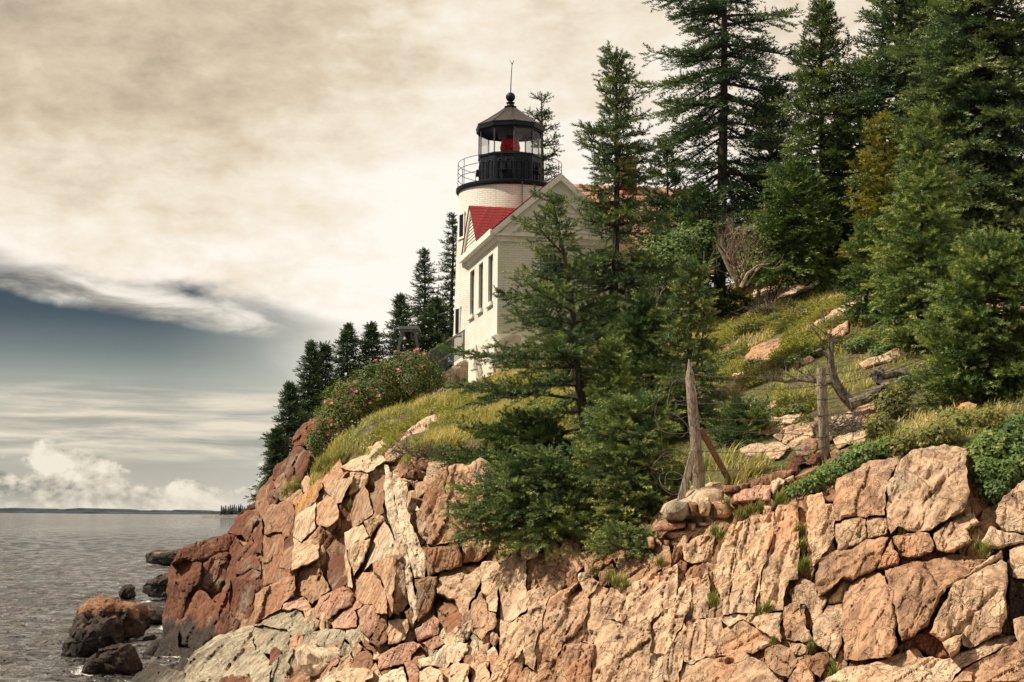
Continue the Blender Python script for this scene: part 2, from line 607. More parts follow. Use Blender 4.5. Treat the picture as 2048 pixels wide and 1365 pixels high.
def mat_brick():
    """Brick under many coats of cream paint, flaking to grey and brown in small spots. UV = metres along the wall."""
    m, t, b = new_mat('painted_brick')
    uv = t.nodes.new('ShaderNodeTexCoord').outputs['UV']
    pos = gpos(t)
    br = t.nodes.new('ShaderNodeTexBrick')
    br.inputs['Scale'].default_value = 1.0
    br.inputs['Brick Width'].default_value = 0.235
    br.inputs['Row Height'].default_value = 0.078
    br.inputs['Mortar Size'].default_value = 0.009
    br.inputs['Mortar Smooth'].default_value = 0.4
    for k, v in (('Color1', (0.73, 0.715, 0.655, 1)), ('Color2', (0.77, 0.755, 0.695, 1)), ('Mortar', (0.60, 0.565, 0.49, 1))):
        br.inputs[k].default_value = v
    lk(t, uv, br.inputs['Vector'])
    n1 = noise(t, pos, 1.1, 6, 0.6)
    n2 = noise(t, mapping(t, pos, (5, 5, 12)), 1.0, 6, 0.7)
    c = mixc(t, mapr(t, n1, 0.35, 0.7), mixc(t, 1.0, br.outputs[0], (0.86, 0.84, 0.80), 'MULTIPLY'), br.outputs[0])
    run = noise(t, mapping(t, pos, (7, 7, 0.5), loc=(3, 1, 0)), 1.0, 6, 0.65)
    c = mixc(t, mapr(t, run, 0.56, 0.72, 0, 0.45), c, (0.42, 0.35, 0.25))
    c = mixc(t, mapr(t, n2, 0.64, 0.69, 0, 0.8), c, (0.17, 0.14, 0.115))
    lk(t, c, b.inputs['Base Color'])
    b.inputs['Roughness'].default_value = 0.75
    h = mth(t, 'ADD', mth(t, 'MULTIPLY', br.outputs[1], -1.0), mth(t, 'MULTIPLY', n2, 0.6))
    bump(t, b, h, 0.7, 0.012)
    return m


def mat_rubble():
    """Rough stone footing under the same cream paint, chipped."""
    m, t, b = new_mat('painted_rubble')
    pos = gpos(t)
    n1 = noise(t, pos, 4.5, 8, 0.72)
    n2 = noise(t, pos, 13.0, 7, 0.75)
    c = mixc(t, mapr(t, n1, 0.35, 0.65), (0.60, 0.54, 0.44), (0.78, 0.73, 0.62))
    c = mixc(t, mapr(t, n2, 0.60, 0.66, 0, 0.8), c, (0.20, 0.15, 0.11))
    lk(t, c, b.inputs['Base Color'])
    b.inputs['Roughness'].default_value = 0.85
    p = bump(t, b, n1, 0.8, 0.10)
    bump(t, b, n2, 0.7, 0.03, p)
    return m


def mat_water():
    m, t, b = new_mat('sea_water')
    pos = gpos(t)
    n1 = noise(t, mapping(t, pos, (1.0, 0.75, 1), (0, 0, 0.35)), 0.55, 5, 0.6, 0.4)
    n2 = noise(t, mapping(t, pos, (0.55, 1.0, 1), (0, 0, -0.15)), 2.2, 4, 0.6, 0.3)
    n0 = noise(t, mapping(t, pos, (1.0, 0.35, 1), (0, 0, 0.2)), 0.10, 5, 0.65, 0.6)
    b.inputs['Base Color'].default_value = (0.030, 0.030, 0.030, 1)
    b.inputs['Roughness'].default_value = 0.20
    b.inputs['IOR'].default_value = 1.45
    fa = t.nodes.new('ShaderNodeAttribute'); fa.attribute_name = 'foam'
    fn = noise(t, mapping(t, pos, (1.0, 0.8, 1)), 2.2, 8, 0.72, 0.8)
    ff = mapr(t, mth(t, 'MULTIPLY_ADD', mth(t, 'SUBTRACT', fn, 0.5), 2.6, mth(t, 'SUBTRACT', fa.outputs['Fac'], 0.62)), 0.0, 0.35)
    lk(t, mixc(t, ff, (0.075, 0.072, 0.068), (0.72, 0.70, 0.66)), b.inputs['Base Color'])
    lk(t, mapr(t, ff, 0, 1, 0.07, 0.8), b.inputs['Roughness'])
    b.inputs['Specular IOR Level'].default_value = 0.8
    b.inputs['Specular Tint'].default_value = (1.0, 0.97, 0.93, 1)
    p = bump(t, b, n0, 1.0, 4.0)
    p = bump(t, b, n1, 1.0, 1.3, p)
    bump(t, b, n2, 1.0, 0.75, p)
    return m


ROCK, GROUND, WATER = mat_rock(), mat_ground(), mat_water()
BRICK, RUBBLE = mat_brick(), mat_rubble()
TRIM = mat_plain('white_trim_paint', (0.74, 0.71, 0.64), 0.5, 0.10, 5, 0.15, 0.004)
CLAP = mat_plain('white_clapboard_paint', (0.72, 0.68, 0.60), 0.55, 0.14, 7, 0.2, 0.004, (1, 1, 4))
REDROOF = mat_plain('red_shingle', (0.215, 0.020, 0.022), 0.8, 0.38, 16, 0.4, 0.01)
OLDROOF = mat_plain('faded_red_shingle', (0.46, 0.24, 0.17), 0.8, 0.30, 12, 0.4, 0.01)
BLACK = mat_plain('black_iron_paint', (0.0055, 0.0085, 0.0150), 0.5, 0.35, 8, 0.1, 0.004, spec=0.22)
ROOFIRON = mat_plain('lantern_roof_iron', (0.040, 0.033, 0.029), 0.5, 0.35, 4, 0.1, 0.004, spec=0.3)
IRON = mat_plain('dark_iron', (0.045, 0.045, 0.046), 0.5, 0.3, 12, 0.1, 0.004, spec=0.5)
WEATHER = mat_plain('weathered_post_wood', (0.34, 0.275, 0.21), 0.85, 0.48, 9, 1.0, 0.03, (9, 9, 0.5))
BROWNWOOD = mat_plain('brown_brace_wood', (0.20, 0.115, 0.06), 0.85, 0.35, 9, 0.7, 0.012, (7, 7, 1.2))
GREYWOOD = mat_plain('grey_beam_wood', (0.17, 0.178, 0.182), 0.8, 0.3, 7, 0.5, 0.01, (6, 6, 1))
DEADWOOD = mat_plain('bleached_dead_wood', (0.15, 0.125, 0.10), 0.9, 0.55, 7, 0.9, 0.02, (3, 3, 1.2))
BARK = mat_plain('spruce_bark', (0.060, 0.048, 0.038), 0.95, 0.4, 9, 0.9, 0.02, (2, 2, 0.8))
BARKPALE = mat_plain('pale_dead_bark', (0.30, 0.235, 0.165), 0.9, 0.35, 9, 0.6, 0.015)
BRONZE = mat_plain('bell_bronze', (0.055, 0.050, 0.045), 0.45, 0.3, 8, 0.1, 0.004, metal=0.5)
WINFRAME = mat_plain('slate_blue_window_frame', (0.085, 0.105, 0.115), 0.55, 0.2, 9)
STONEWALL = mat_plain('concrete_ramp_wall', (0.36, 0.27, 0.20), 0.9, 0.3, 4, 0.5, 0.02)
BRICKRED = mat_plain('chimney_brick', (0.30, 0.085, 0.045), 0.85, 0.35, 14, 0.5, 0.01)
MESHG = mat_plain('green_net', (0.030, 0.055, 0.050), 0.7, 0.3, 8)
WIRE = mat_plain('rusted_wire', (0.13, 0.11, 0.095), 0.6, 0.3, 20, metal=0.3)
SIGNW = mat_plain('white_sign_paint', (0.72, 0.72, 0.70), 0.5, 0.05, 4)
SIGNB = mat_plain('blue_sign_paint', (0.03, 0.10, 0.36), 0.5, 0.1, 4)
FARWOOD = mat_plain('far_shore_woods', (0.030, 0.042, 0.050), 0.95, 0.4, 0.02)  # bluish cast of distant air mixed into the woods' colour
FARROCK = mat_plain('far_shore_rock', (0.16, 0.145, 0.13), 0.95, 0.3, 0.05)


def mat_glass(name, col, alpha=0.25, rough=0.03):
    m, t, b = new_mat(name)
    g = t.nodes.new('ShaderNodeBsdfGlossy'); g.inputs['Roughness'].default_value = rough
    tr = t.nodes.new('ShaderNodeBsdfTransparent'); tr.inputs['Color'].default_value = tuple(col) + (1,)
    fr = t.nodes.new('ShaderNodeFresnel'); fr.inputs['IOR'].default_value = 1.5
    mx = t.nodes.new('ShaderNodeMixShader')
    lk(t, mth(t, 'MULTIPLY_ADD', fr.outputs[0], 0.40, alpha * 0.2), mx.inputs[0])
    lk(t, tr.outputs[0], mx.inputs[1]); lk(t, g.outputs[0], mx.inputs[2])
    lk(t, mx.outputs[0], t.nodes['Material Output'].inputs['Surface'])
    return m


GLASS = mat_glass('lantern_glass', (0.985, 0.985, 0.98), 0.1)
DARKGLASS = mat_plain('dark_window_glass', (0.012, 0.013, 0.015), 0.06, 0.1, 2, spec=0.6)
LENSRED = mat_plain('red_lens', (0.60, 0.030, 0.018), 0.12, 0.5, 9, 0.3, 0.01, (1, 1, 5), spec=0.6)

# ------------------------------------------------------------------ the headland: a height field through surveyed points
# (photo x, photo y, depth) of points on the ground, then points (x, y, z) the photo does not show
GP = [
    (2040, 1360, 16.0), (1700, 1360, 17.2), (1400, 1360, 18.8), (1100, 1360, 20.4), (900, 1360, 22.5), (650, 1360, 26.5), (450, 1360, 31.5), (300, 1358, 36.2),
    (1950, 1150, 17.7), (1700, 1150, 18.9), (1500, 1150, 20.1), (1300, 1150, 21.5), (1100, 1150, 22.8), (950, 1170, 25.2), (800, 1210, 28.8), (650, 1210, 32.3), (540, 1250, 37.3),
    (2040, 980, 19.0), (1850, 905, 20.0), (1700, 950, 20.6), (1650, 920, 22.3), (1500, 990, 21.8), (1400, 985, 22.6), (1280, 1070, 22.9), (1050, 1065, 24.4), (960, 930, 27.6),
    (880, 950, 28.3), (790, 940, 31.3), (700, 960, 34.6), (620, 960, 39.3), (550, 975, 44.0), (480, 1052, 45.2), (360, 1128, 44.6), (340, 1290, 42.5), (420, 1275, 40.6), (500, 1262, 39.4),
    (440, 1150, 43.8), (600, 1100, 37.6), (700, 1090, 33.6), (820, 1080, 30.2), (900, 1060, 28.2),
    (600, 872, 47.0), (640, 842, 47.8), (565, 922, 46.6),
    (992, 746, 49.2), (950, 764, 50.3), (924, 779, 51.5), (1050, 734, 49.3), (1150, 724, 49.6), (915, 783, 49.5),
    (850, 870, 36.0), (920, 790, 46.5), (1000, 830, 38.5), (1100, 742, 47.2), (1050, 900, 31.5), (760, 850, 42.0), (700, 900, 42.5), (870, 766, 48.5), (800, 752, 50.5), (640, 930, 43.4),
    (1200, 722, 46.5), (1300, 690, 44.5), (1200, 900, 28.5), (1350, 800, 32.5), (1450, 650, 38.5), (1540, 590, 40.5), (1450, 750, 33.5), (1550, 700, 33.5), (1650, 650, 33.0), (1750, 640, 31.5),
    (1550, 820, 27.2), (1700, 780, 27.0), (1800, 740, 27.2), (1950, 605, 32.0), (2040, 640, 30.2), (1900, 800, 24.8), (2040, 820, 22.9), (1560, 530, 46.5), (1350, 610, 50.0), (1800, 490, 42.0), (2040, 490, 38.0),
]
WP = [(-10.25, 42.6, -1.3), (-10.45, 44.8, -1.0), (-10.0, 40.6, -1.2), (-10.2, 46.5, -0.8), (-9.4, 38.6, -0.9), (-0.05, 56, 8.4), (5, 60, 10.0), (12, 60, 12.5), (22, 60, 14), (22, 45, 13), (20, 34, 10), (16, 25, 7), (13, 19.5, 5.0), (14, 14, 3.4), (16, 8, 3.0), (8, 6, 2.3), (0, 4, 2.0), (-6, 4, 0.6),
      (-5.5, 14, 0.2), (-5, 22, 0.15), (-8, 30, -0.9), (-10.5, 36, -1.2), (-12, 41, -1.3), (-12.5, 45, -1.3), (-12, 50, -1.2), (-13, 56, -1.5), (-12, 64, -1.5), (-8.6, 51.5, 4.6), (-7.2, 55, 6.6), (-5, 58, 7.6),
      (-9, 62, 2.0), (-2, 66, 8.5), (6, 72, 10), (20, 74, 13), (-18, 50, -2.5), (-18, 30, -2.5), (-16, 10, -2.0), (-18, 70, -2.5), (30, 30, 12), (30, 60, 15), (32, 8, 5), (2, 12, 1.75), (8, 12, 2.2)]
gp = np.array(GP, float)
ctrl = np.vstack([at(gp[:, 0], gp[:, 1], gp[:, 2]), np.array(WP, float)])
kern = lambda r: np.sqrt(r * r + 0.6)
_d = np.sqrt(((ctrl[:, None, :2] - ctrl[None, :, :2]) ** 2).sum(-1))
n_ = len(ctrl)
A_ = np.zeros((n_ + 3, n_ + 3))
A_[:n_, :n_] = kern(_d) - 0.02 * np.eye(n_)
A_[:n_, n_:] = np.c_[np.ones(n_), ctrl[:, :2]]
A_[n_:, :n_] = A_[:n_, n_:].T
w_ = np.linalg.solve(A_, np.r_[ctrl[:, 2], 0, 0, 0])
GX0, GX1, GY0, GY1, GS = -20.0, 34.0, 3.0, 78.0, 0.18
gx, gy = np.arange(GX0, GX1, GS), np.arange(GY0, GY1, GS)
XX, YY = np.meshgrid(gx, gy)
ZZ = w_[n_] + w_[n_ + 1] * XX + w_[n_ + 2] * YY
for k in range(n_):
    ZZ = ZZ + w_[k] * kern(np.hypot(XX - ctrl[k, 0], YY - ctrl[k, 1]))
P3 = np.stack([XX, YY, ZZ], -1)
# soil and turf, by the outline of the grassy ground
SOIL = [
    [(600, 985), (625, 952), (650, 900), (700, 905), (770, 925), (830, 932), (900, 940), (985, 935), (990, 1040), (1060, 1080), (1300, 1080), (1340, 1000), (1480, 990), (1560, 1010), (1640, 960), (1740, 920),
     (1850, 880), (1960, 900), (1950, 1000), (2060, 1000), (2300, 960), (3400, 940), (3400, -900), (900, -900), (880, 700), (700, 700), (650, 810), (628, 870), (615, 930)],
]
ppx, ppy, _ = proj(P3)
soil = np.zeros(XX.shape)
for poly in SOIL:
    soil = np.maximum(soil, pip(ppx, ppy, poly))
for _ in range(3):
    soil[1:-1, 1:-1] = (soil[1:-1, 1:-1] * 2 + soil[:-2, 1:-1] + soil[2:, 1:-1] + soil[1:-1, :-2] + soil[1:-1, 2:]) / 6
ch, ce = chips(P3 * np.array((0.9, 0.9, 0.7)), 3, 0.7, 1.0)
ZZ = ZZ + (1 - soil) * (0.16 * ch + 0.10 * fbm(P3 * 1.7, 5, 4)) + soil * 0.07 * fbm(P3 * 1.1, 9, 3)
NY, NX = ZZ.shape


def ground(x, y):
    fx = np.clip((np.asarray(x, float) - GX0) / GS, 0, NX - 1.001)
    fy = np.clip((np.asarray(y, float) - GY0) / GS, 0, NY - 1.001)
    i, j = fx.astype(int), fy.astype(int)
    u, v = fx - i, fy - j
    return ZZ[j, i] * (1 - u) * (1 - v) + ZZ[j, i + 1] * u * (1 - v) + ZZ[j + 1, i] * (1 - u) * v + ZZ[j + 1, i + 1] * u * v


_T = np.arange(12.0, 74.0, 0.12)


def hit(px, py):
    """Depth at which the view through photo pixel(s) first meets the headland (nan where it misses)."""
    r = rays(np.atleast_1d(px), np.atleast_1d(py))
    pts = EYE + r[:, None, :] * _T[None, :, None]
    below = pts[..., 2] < ground(pts[..., 0], pts[..., 1])
    below &= (pts[..., 0] > GX0) & (pts[..., 0] < GX1) & (pts[..., 1] < GY1)
    k = below.argmax(1)
    return np.where(below.any(1), _T[k], np.nan)


idx = np.arange(NX * NY).reshape(NY, NX)
ROCKDROP = 0.34                                   # the ground inside the joints lies below the faces of the blocks
ZM = ZZ - ROCKDROP * (1 - soil)
quads = np.stack([idx[:-1, :-1], idx[:-1, 1:], idx[1:, 1:], idx[1:, :-1]], -1).reshape(-1, 4)
headland = link('headland', mesh_np('headland', np.stack([XX, YY, ZM], -1).reshape(-1, 3), quads, True, {'soil': soil.ravel()}), GROUND)
headland.color = (0.36, 0.225, 0.15, 1)
tag(headland, kind='structure')

# ------------------------------------------------------------------ the sea and the far shores
rows = np.concatenate([np.linspace(-40, 26, 12), np.geomspace(27, 420, 640), np.geomspace(430, 16000, 50)])
cols = np.linspace(-1, 1, 420)
wid = 30 + 0.62 * np.maximum(rows, 0)
SX = cols[None, :] * wid[:, None] - 0.12 * np.maximum(rows, 0)[:, None]
SY = np.repeat(rows[:, None], len(cols), 1)
amp = np.clip(1 - (SY - 60) / 380, 0, 1) * np.clip((SY - 10) / 10, 0, 1)
q = np.stack([SX, SY, np.zeros_like(SX)], -1)
SZ = 0.15 * fbm(q * np.array((0.35, 0.55, 1)), 31, 3) + 0.10 * np.abs(fbm(q * np.array((1.1, 1.9, 1)) + 5, 37, 3))
SZ = SZ * amp - 0.02
si = np.arange(SX.size).reshape(SX.shape)
sq = np.stack([si[:-1, :-1], si[:-1, 1:], si[1:, 1:], si[1:, :-1]], -1).reshape(-1, 4)
gsea = np.where((SX > GX0 + 1) & (SX < GX1 - 1) & (SY > GY0 + 1) & (SY < GY1 - 1), ground(SX, SY), -9)
foam = np.clip((gsea + 0.75) / 0.7, 0, 1)
for bx_, bd_, br_ in ((205, 47.5, 1.7), (180, 41.8, 1.3), (205, 37.8, 1.2), (300, 54.0, 1.0), (257, 70.0, 0.9), (320, 68.0, 2.0), (340, 112.0, 3.5), (290, 47.0, 1.2)):
    c_ = at(bx_, 1250, bd_ + 0.6)                       # wash round the boulders
    foam = np.maximum(foam, np.clip(1.25 - np.hypot(SX - c_[0], SY - c_[1]) / br_, 0, 1))
sea = link('sea', mesh_np('sea', np.stack([SX, SY, SZ], -1).reshape(-1, 3), sq, True, {'foam': foam.ravel()}), WATER)
tag(sea, kind='structure')


def shore(name, x0, x1, y, h, seed, depth=300):
    """Low wooded shore: a long ridge whose top is a ragged tree line."""
    n = 260
    x = np.linspace(x0, x1, n)
    env = np.clip(np.minimum(x - x0, x1 - x) / (0.10 * (x1 - x0)), 0, 1) ** 0.6
    p = np.stack([x / 90, np.zeros(n), np.zeros(n)], -1)
    top = h * env * (0.72 + 0.25 * fbm(p, seed, 2) + 0.16 * fbm(p * 9, seed + 3, 2))
    V, F = [], []
    for i in range(n):
        yy = y + 40 * math.sin(x[i] / 400)
        V += [(x[i], yy, -1.0), (x[i], yy + 4, 1.2 * env[i]), (x[i], yy + 14, max(top[i], 0.2)), (x[i], yy + depth, max(top[i], 0.2) * 0.95), (x[i], yy + depth + 10, -1)]
    for i in range(n - 1):
        for k in range(4):
            F.append((i * 5 + k, i * 5 + 5 + k, i * 5 + 6 + k, i * 5 + 1 + k))
    me = mesh_np(name, np.array(V), np.array(F))
    o = link(name, me, FARWOOD)
    return tag(o, kind='structure')


shore('far_shore', -2600, -560, 4600, 12.5, 3, 500)
shore('far_shore', -760, 900, 5200, 9.5, 8, 500)
shore('far_shore', -1320, -560, 2900, 4.6, 5, 160)

# ------------------------------------------------------------------ joint blocks of the granite cliff
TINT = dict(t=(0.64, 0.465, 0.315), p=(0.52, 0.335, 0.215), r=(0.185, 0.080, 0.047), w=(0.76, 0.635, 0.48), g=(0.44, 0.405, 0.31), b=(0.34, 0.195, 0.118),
            o=(0.56, 0.31, 0.125), k=(0.060, 0.050, 0.042), c=(0.57, 0.355, 0.26), y=(0.71, 0.55, 0.39))  # some pale and brown tints put sunlit tops and shaded sides into colour
ZF = dict(A=(480, 640, 3.4133), B=(0, 960, 3.37), D=(500, 960, 3.37), E=(1000, 960, 3.37), G=(1448, 860, 2.7033), H=(1240, 500, 2.5347), X=(0, 0, 1.0))


def parse(s):
    f = s.split()
    ox, oy, sc = ZF[f[0]]
    pts = np.array([[float(v) for v in q.split(',')] for q in f[2:] if ',' in q and '=' not in q])
    opt = {q.split('=')[0]: float(q.split('=')[1]) for q in f[2:] if '=' in q}
    pts[:, 0] = ox + pts[:, 0] / sc
    pts[:, 1] = oy + pts[:, 1] / sc
    return pts, f[1], opt


def rough_outline(pts, rng, step=5.0, jit=0.10, shrink=1.1):
    """Outline with its edges broken up, drawn in a little so that joints stay open."""
    c = pts.mean(0)
    out = []
    n = len(pts)
    for i in range(n):
        a, b = pts[i], pts[(i + 1) % n]
        L = np.hypot(*(b - a))
        m = max(1, int(L / step))
        nrm = np.array((-(b - a)[1], (b - a)[0])) / max(L, 1e-6)
        ph = rng.uniform(0, 6.28, 3)
        for k in range(m):
            u = k / m
            w = math.sin(math.pi * u)
            d = jit * min(L, 45) * w * (0.5 * math.sin(5 * u + ph[0]) + 0.3 * math.sin(13 * u + ph[1])) + (rng.uniform(-0.7, 0.7) if k else 0)
            out.append(a + (b - a) * u + nrm * d)
    out = np.array(out)
    v = c - out
    l = np.hypot(v[:, 0], v[:, 1])[:, None]
    return out + v / np.maximum(l, 1e-6) * np.minimum(shrink, 0.2 * l)


def edge_dist(q, ring):
    a, b = ring, np.roll(ring, -1, 0)
    best = np.full(len(q), 1e9)
    for i in range(len(a)):
        ab = b[i] - a[i]
        t = np.clip(((q - a[i]) @ ab) / max(ab @ ab, 1e-9), 0, 1)
        d = q - a[i] - t[:, None] * ab
        best = np.minimum(best, (d * d).sum(1))
    return np.sqrt(best)


COVER = []
BLOCKS = []


def block(pts, tint, opt, seed, name='rock_block', parent=None, mat=None, gap=0.35):
    rng = np.random.RandomState(seed)
    COVER.append(pts)
    ring = rough_outline(pts, rng, shrink=opt.get('gap', gap))
    x0, y0 = ring.min(0); x1, y1 = ring.max(0)
    size = math.sqrt((x1 - x0) * (y1 - y0))
    s = opt.get('s', np.clip(size / 34, 2.1, 3.6))
    gxs, gys = np.arange(x0, x1, s), np.arange(y0, y1, s * 0.87)
    qx, qy = np.meshgrid(gxs, gys)
    qx = qx + (np.arange(len(gys)) % 2)[:, None] * s / 2
    q = np.stack([qx.ravel(), qy.ravel()], 1) + rng.uniform(-0.28, 0.28, (qx.size, 2)) * s
    q = q[pip(q[:, 0], q[:, 1], ring)]
    if len(q):
        q = q[edge_dist(q, ring) > s * 0.55]
    allp = np.vstack([ring, q]) if len(q) else ring
    m = len(ring)
    vo, _, fo, *_r = delaunay_2d_cdt([Vector(p) for p in allp], [], [list(range(m))], 1, 1e-4)
    v2 = np.array([tuple(v) for v in vo])
    F = np.array([f for f in fo if len(f) == 3], int)
    if len(F) == 0:
        return None
    # the block's own joint plane, fitted to the ground behind it (1 / depth is linear over a plane)
    if 'd' in opt:
        coef = np.array((1 / opt['d'], 0, 0)); c0 = pts.mean(0)
    else:
        sx = rng.uniform(x0, x1, 60); sy = rng.uniform(y0, y1, 60)
        ok = pip(sx, sy, ring)
        if ok.sum() < 6:
            ok[:] = True
        sx, sy = sx[ok], sy[ok]
        d = hit(sx, sy)
        ok = ~np.isnan(d)
        if ok.sum() < 4:
            d2 = hit(np.linspace(x0, x1, 7), np.full(7, y1 + 14)); d2 = d2[~np.isnan(d2)]
            if len(d2) == 0:
                return None
            coef = np.array((1 / np.median(d2), 0, 0)); c0 = pts.mean(0)
        else:
            sx, sy, d = sx[ok], sy[ok], d[ok]
            md = np.median(d)
            k = np.abs(d - md) < 0.13 * md
            sx, sy, d = sx[k], sy[k], d[k]
            c0 = np.array((sx.mean(), sy.mean()))
            M = np.c_[np.ones(len(sx)), sx - c0[0], sy - c0[1]]
            M2 = np.vstack([M, np.diag((0, 30.0, 30.0))])
            coef = np.linalg.lstsq(M2, np.r_[1 / d, 0, 0, 0], rcond=None)[0]
    dep = 1 / np.clip(coef[0] + (v2 - c0) @ coef[1:], 1 / 80.0, 1 / 10.0)
    dm = float(np.median(dep))
    mpp = dm / FPX
    W, H = (x1 - x0) * mpp, (y1 - y0) * mpp
    S = min(W, H)
    u = (v2[:, 0] - x0) / (x1 - x0); v = (v2[:, 1] - y0) / (y1 - y0)
    # facets: steep front, top leaning back into the light, flanks turned away
    rel = opt.get('st', 0.34) * H * (0.5 - v) + opt.get('yaw', rng.uniform(-0.14, 0.22)) * W * (u - 0.5)
    v0 = opt.get('top', rng.uniform(0.10, 0.34)); uL = rng.uniform(0.0, 0.16); uR = rng.uniform(0.0, 0.22)
    sl = rng.uniform(-0.35, 0.35)
    cut = np.minimum(0, (v - v0 - sl * (u - 0.5)) * H * rng.uniform(1.2, 2.0) * opt.get('cut', 1.0))
    cut = np.minimum(cut * 1.25, (u - uL) * W * rng.uniform(0.5, 1.3))
    cut = np.minimum(cut, (1 - uR - u + 0.2 * sl * (v - 0.5)) * W * rng.uniform(0.8, 1.8))
    ed = edge_dist(v2, ring)
    rr = min(5.0, 0.10 * min(x1 - x0, y1 - y0))
    e = np.clip(1 - ed / rr, 0, 1)
    drop = e * e * rr * mpp * 0.9
    rel = rel + (0.65 * cut - drop) * opt.get('er', 1.0) + opt.get('pr', 0.12 + 0.05 * S)
    Pw = EYE + rays(v2[:, 0], v2[:, 1]) * (dep - rel)[:, None]
    # broken surface
    a = R(opt.get('la', 75 + rng.uniform(-12, 12)))
    ra = rays(c0[0] + 50 * math.cos(a), c0[1] - 50 * math.sin(a)) - rays(c0[0], c0[1])
    ax = ra / np.linalg.norm(ra)
    vw = rays(c0[0], c0[1]); vw = vw / np.linalg.norm(vw)
    bx = np.cross(ax, vw); bx /= np.linalg.norm(bx)
    L3 = np.stack([Pw @ bx, Pw @ ax, Pw @ vw], -1)
    # the direction relief points in: out of the block's face
    n = np.cross(bx, ax); n = n if n @ vw < 0 else -n
    n = n * 0.85 + np.array((0, 0, 0.30)); n /= np.linalg.norm(n)
    sc = max(0.28, min(1.0, S))
    L3w = L3 + 0.05 * sc * np.stack([fbm(L3 * 4 / sc, 71, 3), fbm(L3 * 4 / sc, 75, 3), 0 * dep], -1)
    h1, e1 = chips(L3w / np.array((0.52, 1.25, 1.2)) / sc, seed, 1.5, 0.7)
    h2, e2 = chips(L3w / np.array((0.15, 0.50, 0.6)) / sc, seed + 11, 1.4, 0.8)
    lin = fbm(L3 * np.array((9.0, 1.1, 3.0)), seed % 97, 4, 0.6)
    disp = sc * (0.100 * h1 + 0.020 * h2 - 0.04 * np.clip(1 - e1 / 0.05, 0, 1)) * opt.get('ch', 1.0)
    disp = disp + opt.get('li', 0.7) * 0.035 * lin + 0.006 * fbm(Pw * 14.0, 3, 3)
    jl = np.abs(fbm(L3 * np.array((5.5, 0.42, 1.0)), seed % 89 + 3, 2, 0.5))       # long parallel joints
    disp = disp - opt.get('li', 0.7) * 0.040 * np.clip(1 - jl / 0.07, 0, 1)
    Pw = Pw + n * (disp * np.clip(ed / 3.0, 0.25, 1))[:, None]
    # faces turned to the eye, then the flanks
    tri = Pw[F]
    nn = np.cross(tri[:, 1] - tri[:, 0], tri[:, 2] - tri[:, 0])
    flip = (nn * (tri.mean(1) - EYE)).sum(1) > 0
    F[flip] = F[flip][:, ::-1]
    ecount = {}
    for f in F:
        for i in range(3):
            k = (f[i], f[(i + 1) % 3])
            ecount[k] = ecount.get(k, 0) + 1
    bnd = [k for k in ecount if (k[1], k[0]) not in ecount]
    bi = sorted({i for k in bnd for i in k})
    mp = {i: j for j, i in enumerate(bi)}
    thick = opt.get('th', 0.35 + 0.5 * S)
    away = vw * 0.75 - n * 0.45
    B0 = Pw[bi]
    cen = B0.mean(0)
    B1 = B0 + away * thick + (cen - B0) * 0.04
    nb = len(Pw)
    V = np.vstack([Pw, B0, B1])
    kb = len(bi)
    side = []
    for i, j in bnd:
        a0, a1 = nb + mp[i], nb + mp[j]
        side += [(a1, a0, a0 + kb), (a1, a0 + kb, a1 + kb)]
    F = np.vstack([F, np.array(side)])
    o = obj_np(name, V, F, mat or ROCK, parent, cen, True)
    o.data.set_sharp_from_angle(angle=R(34))
    c = TINT[tint]
    o.color = (*c, 1)
    BLOCKS.append((o, (x1 - x0) * (y1 - y0)))
    return o


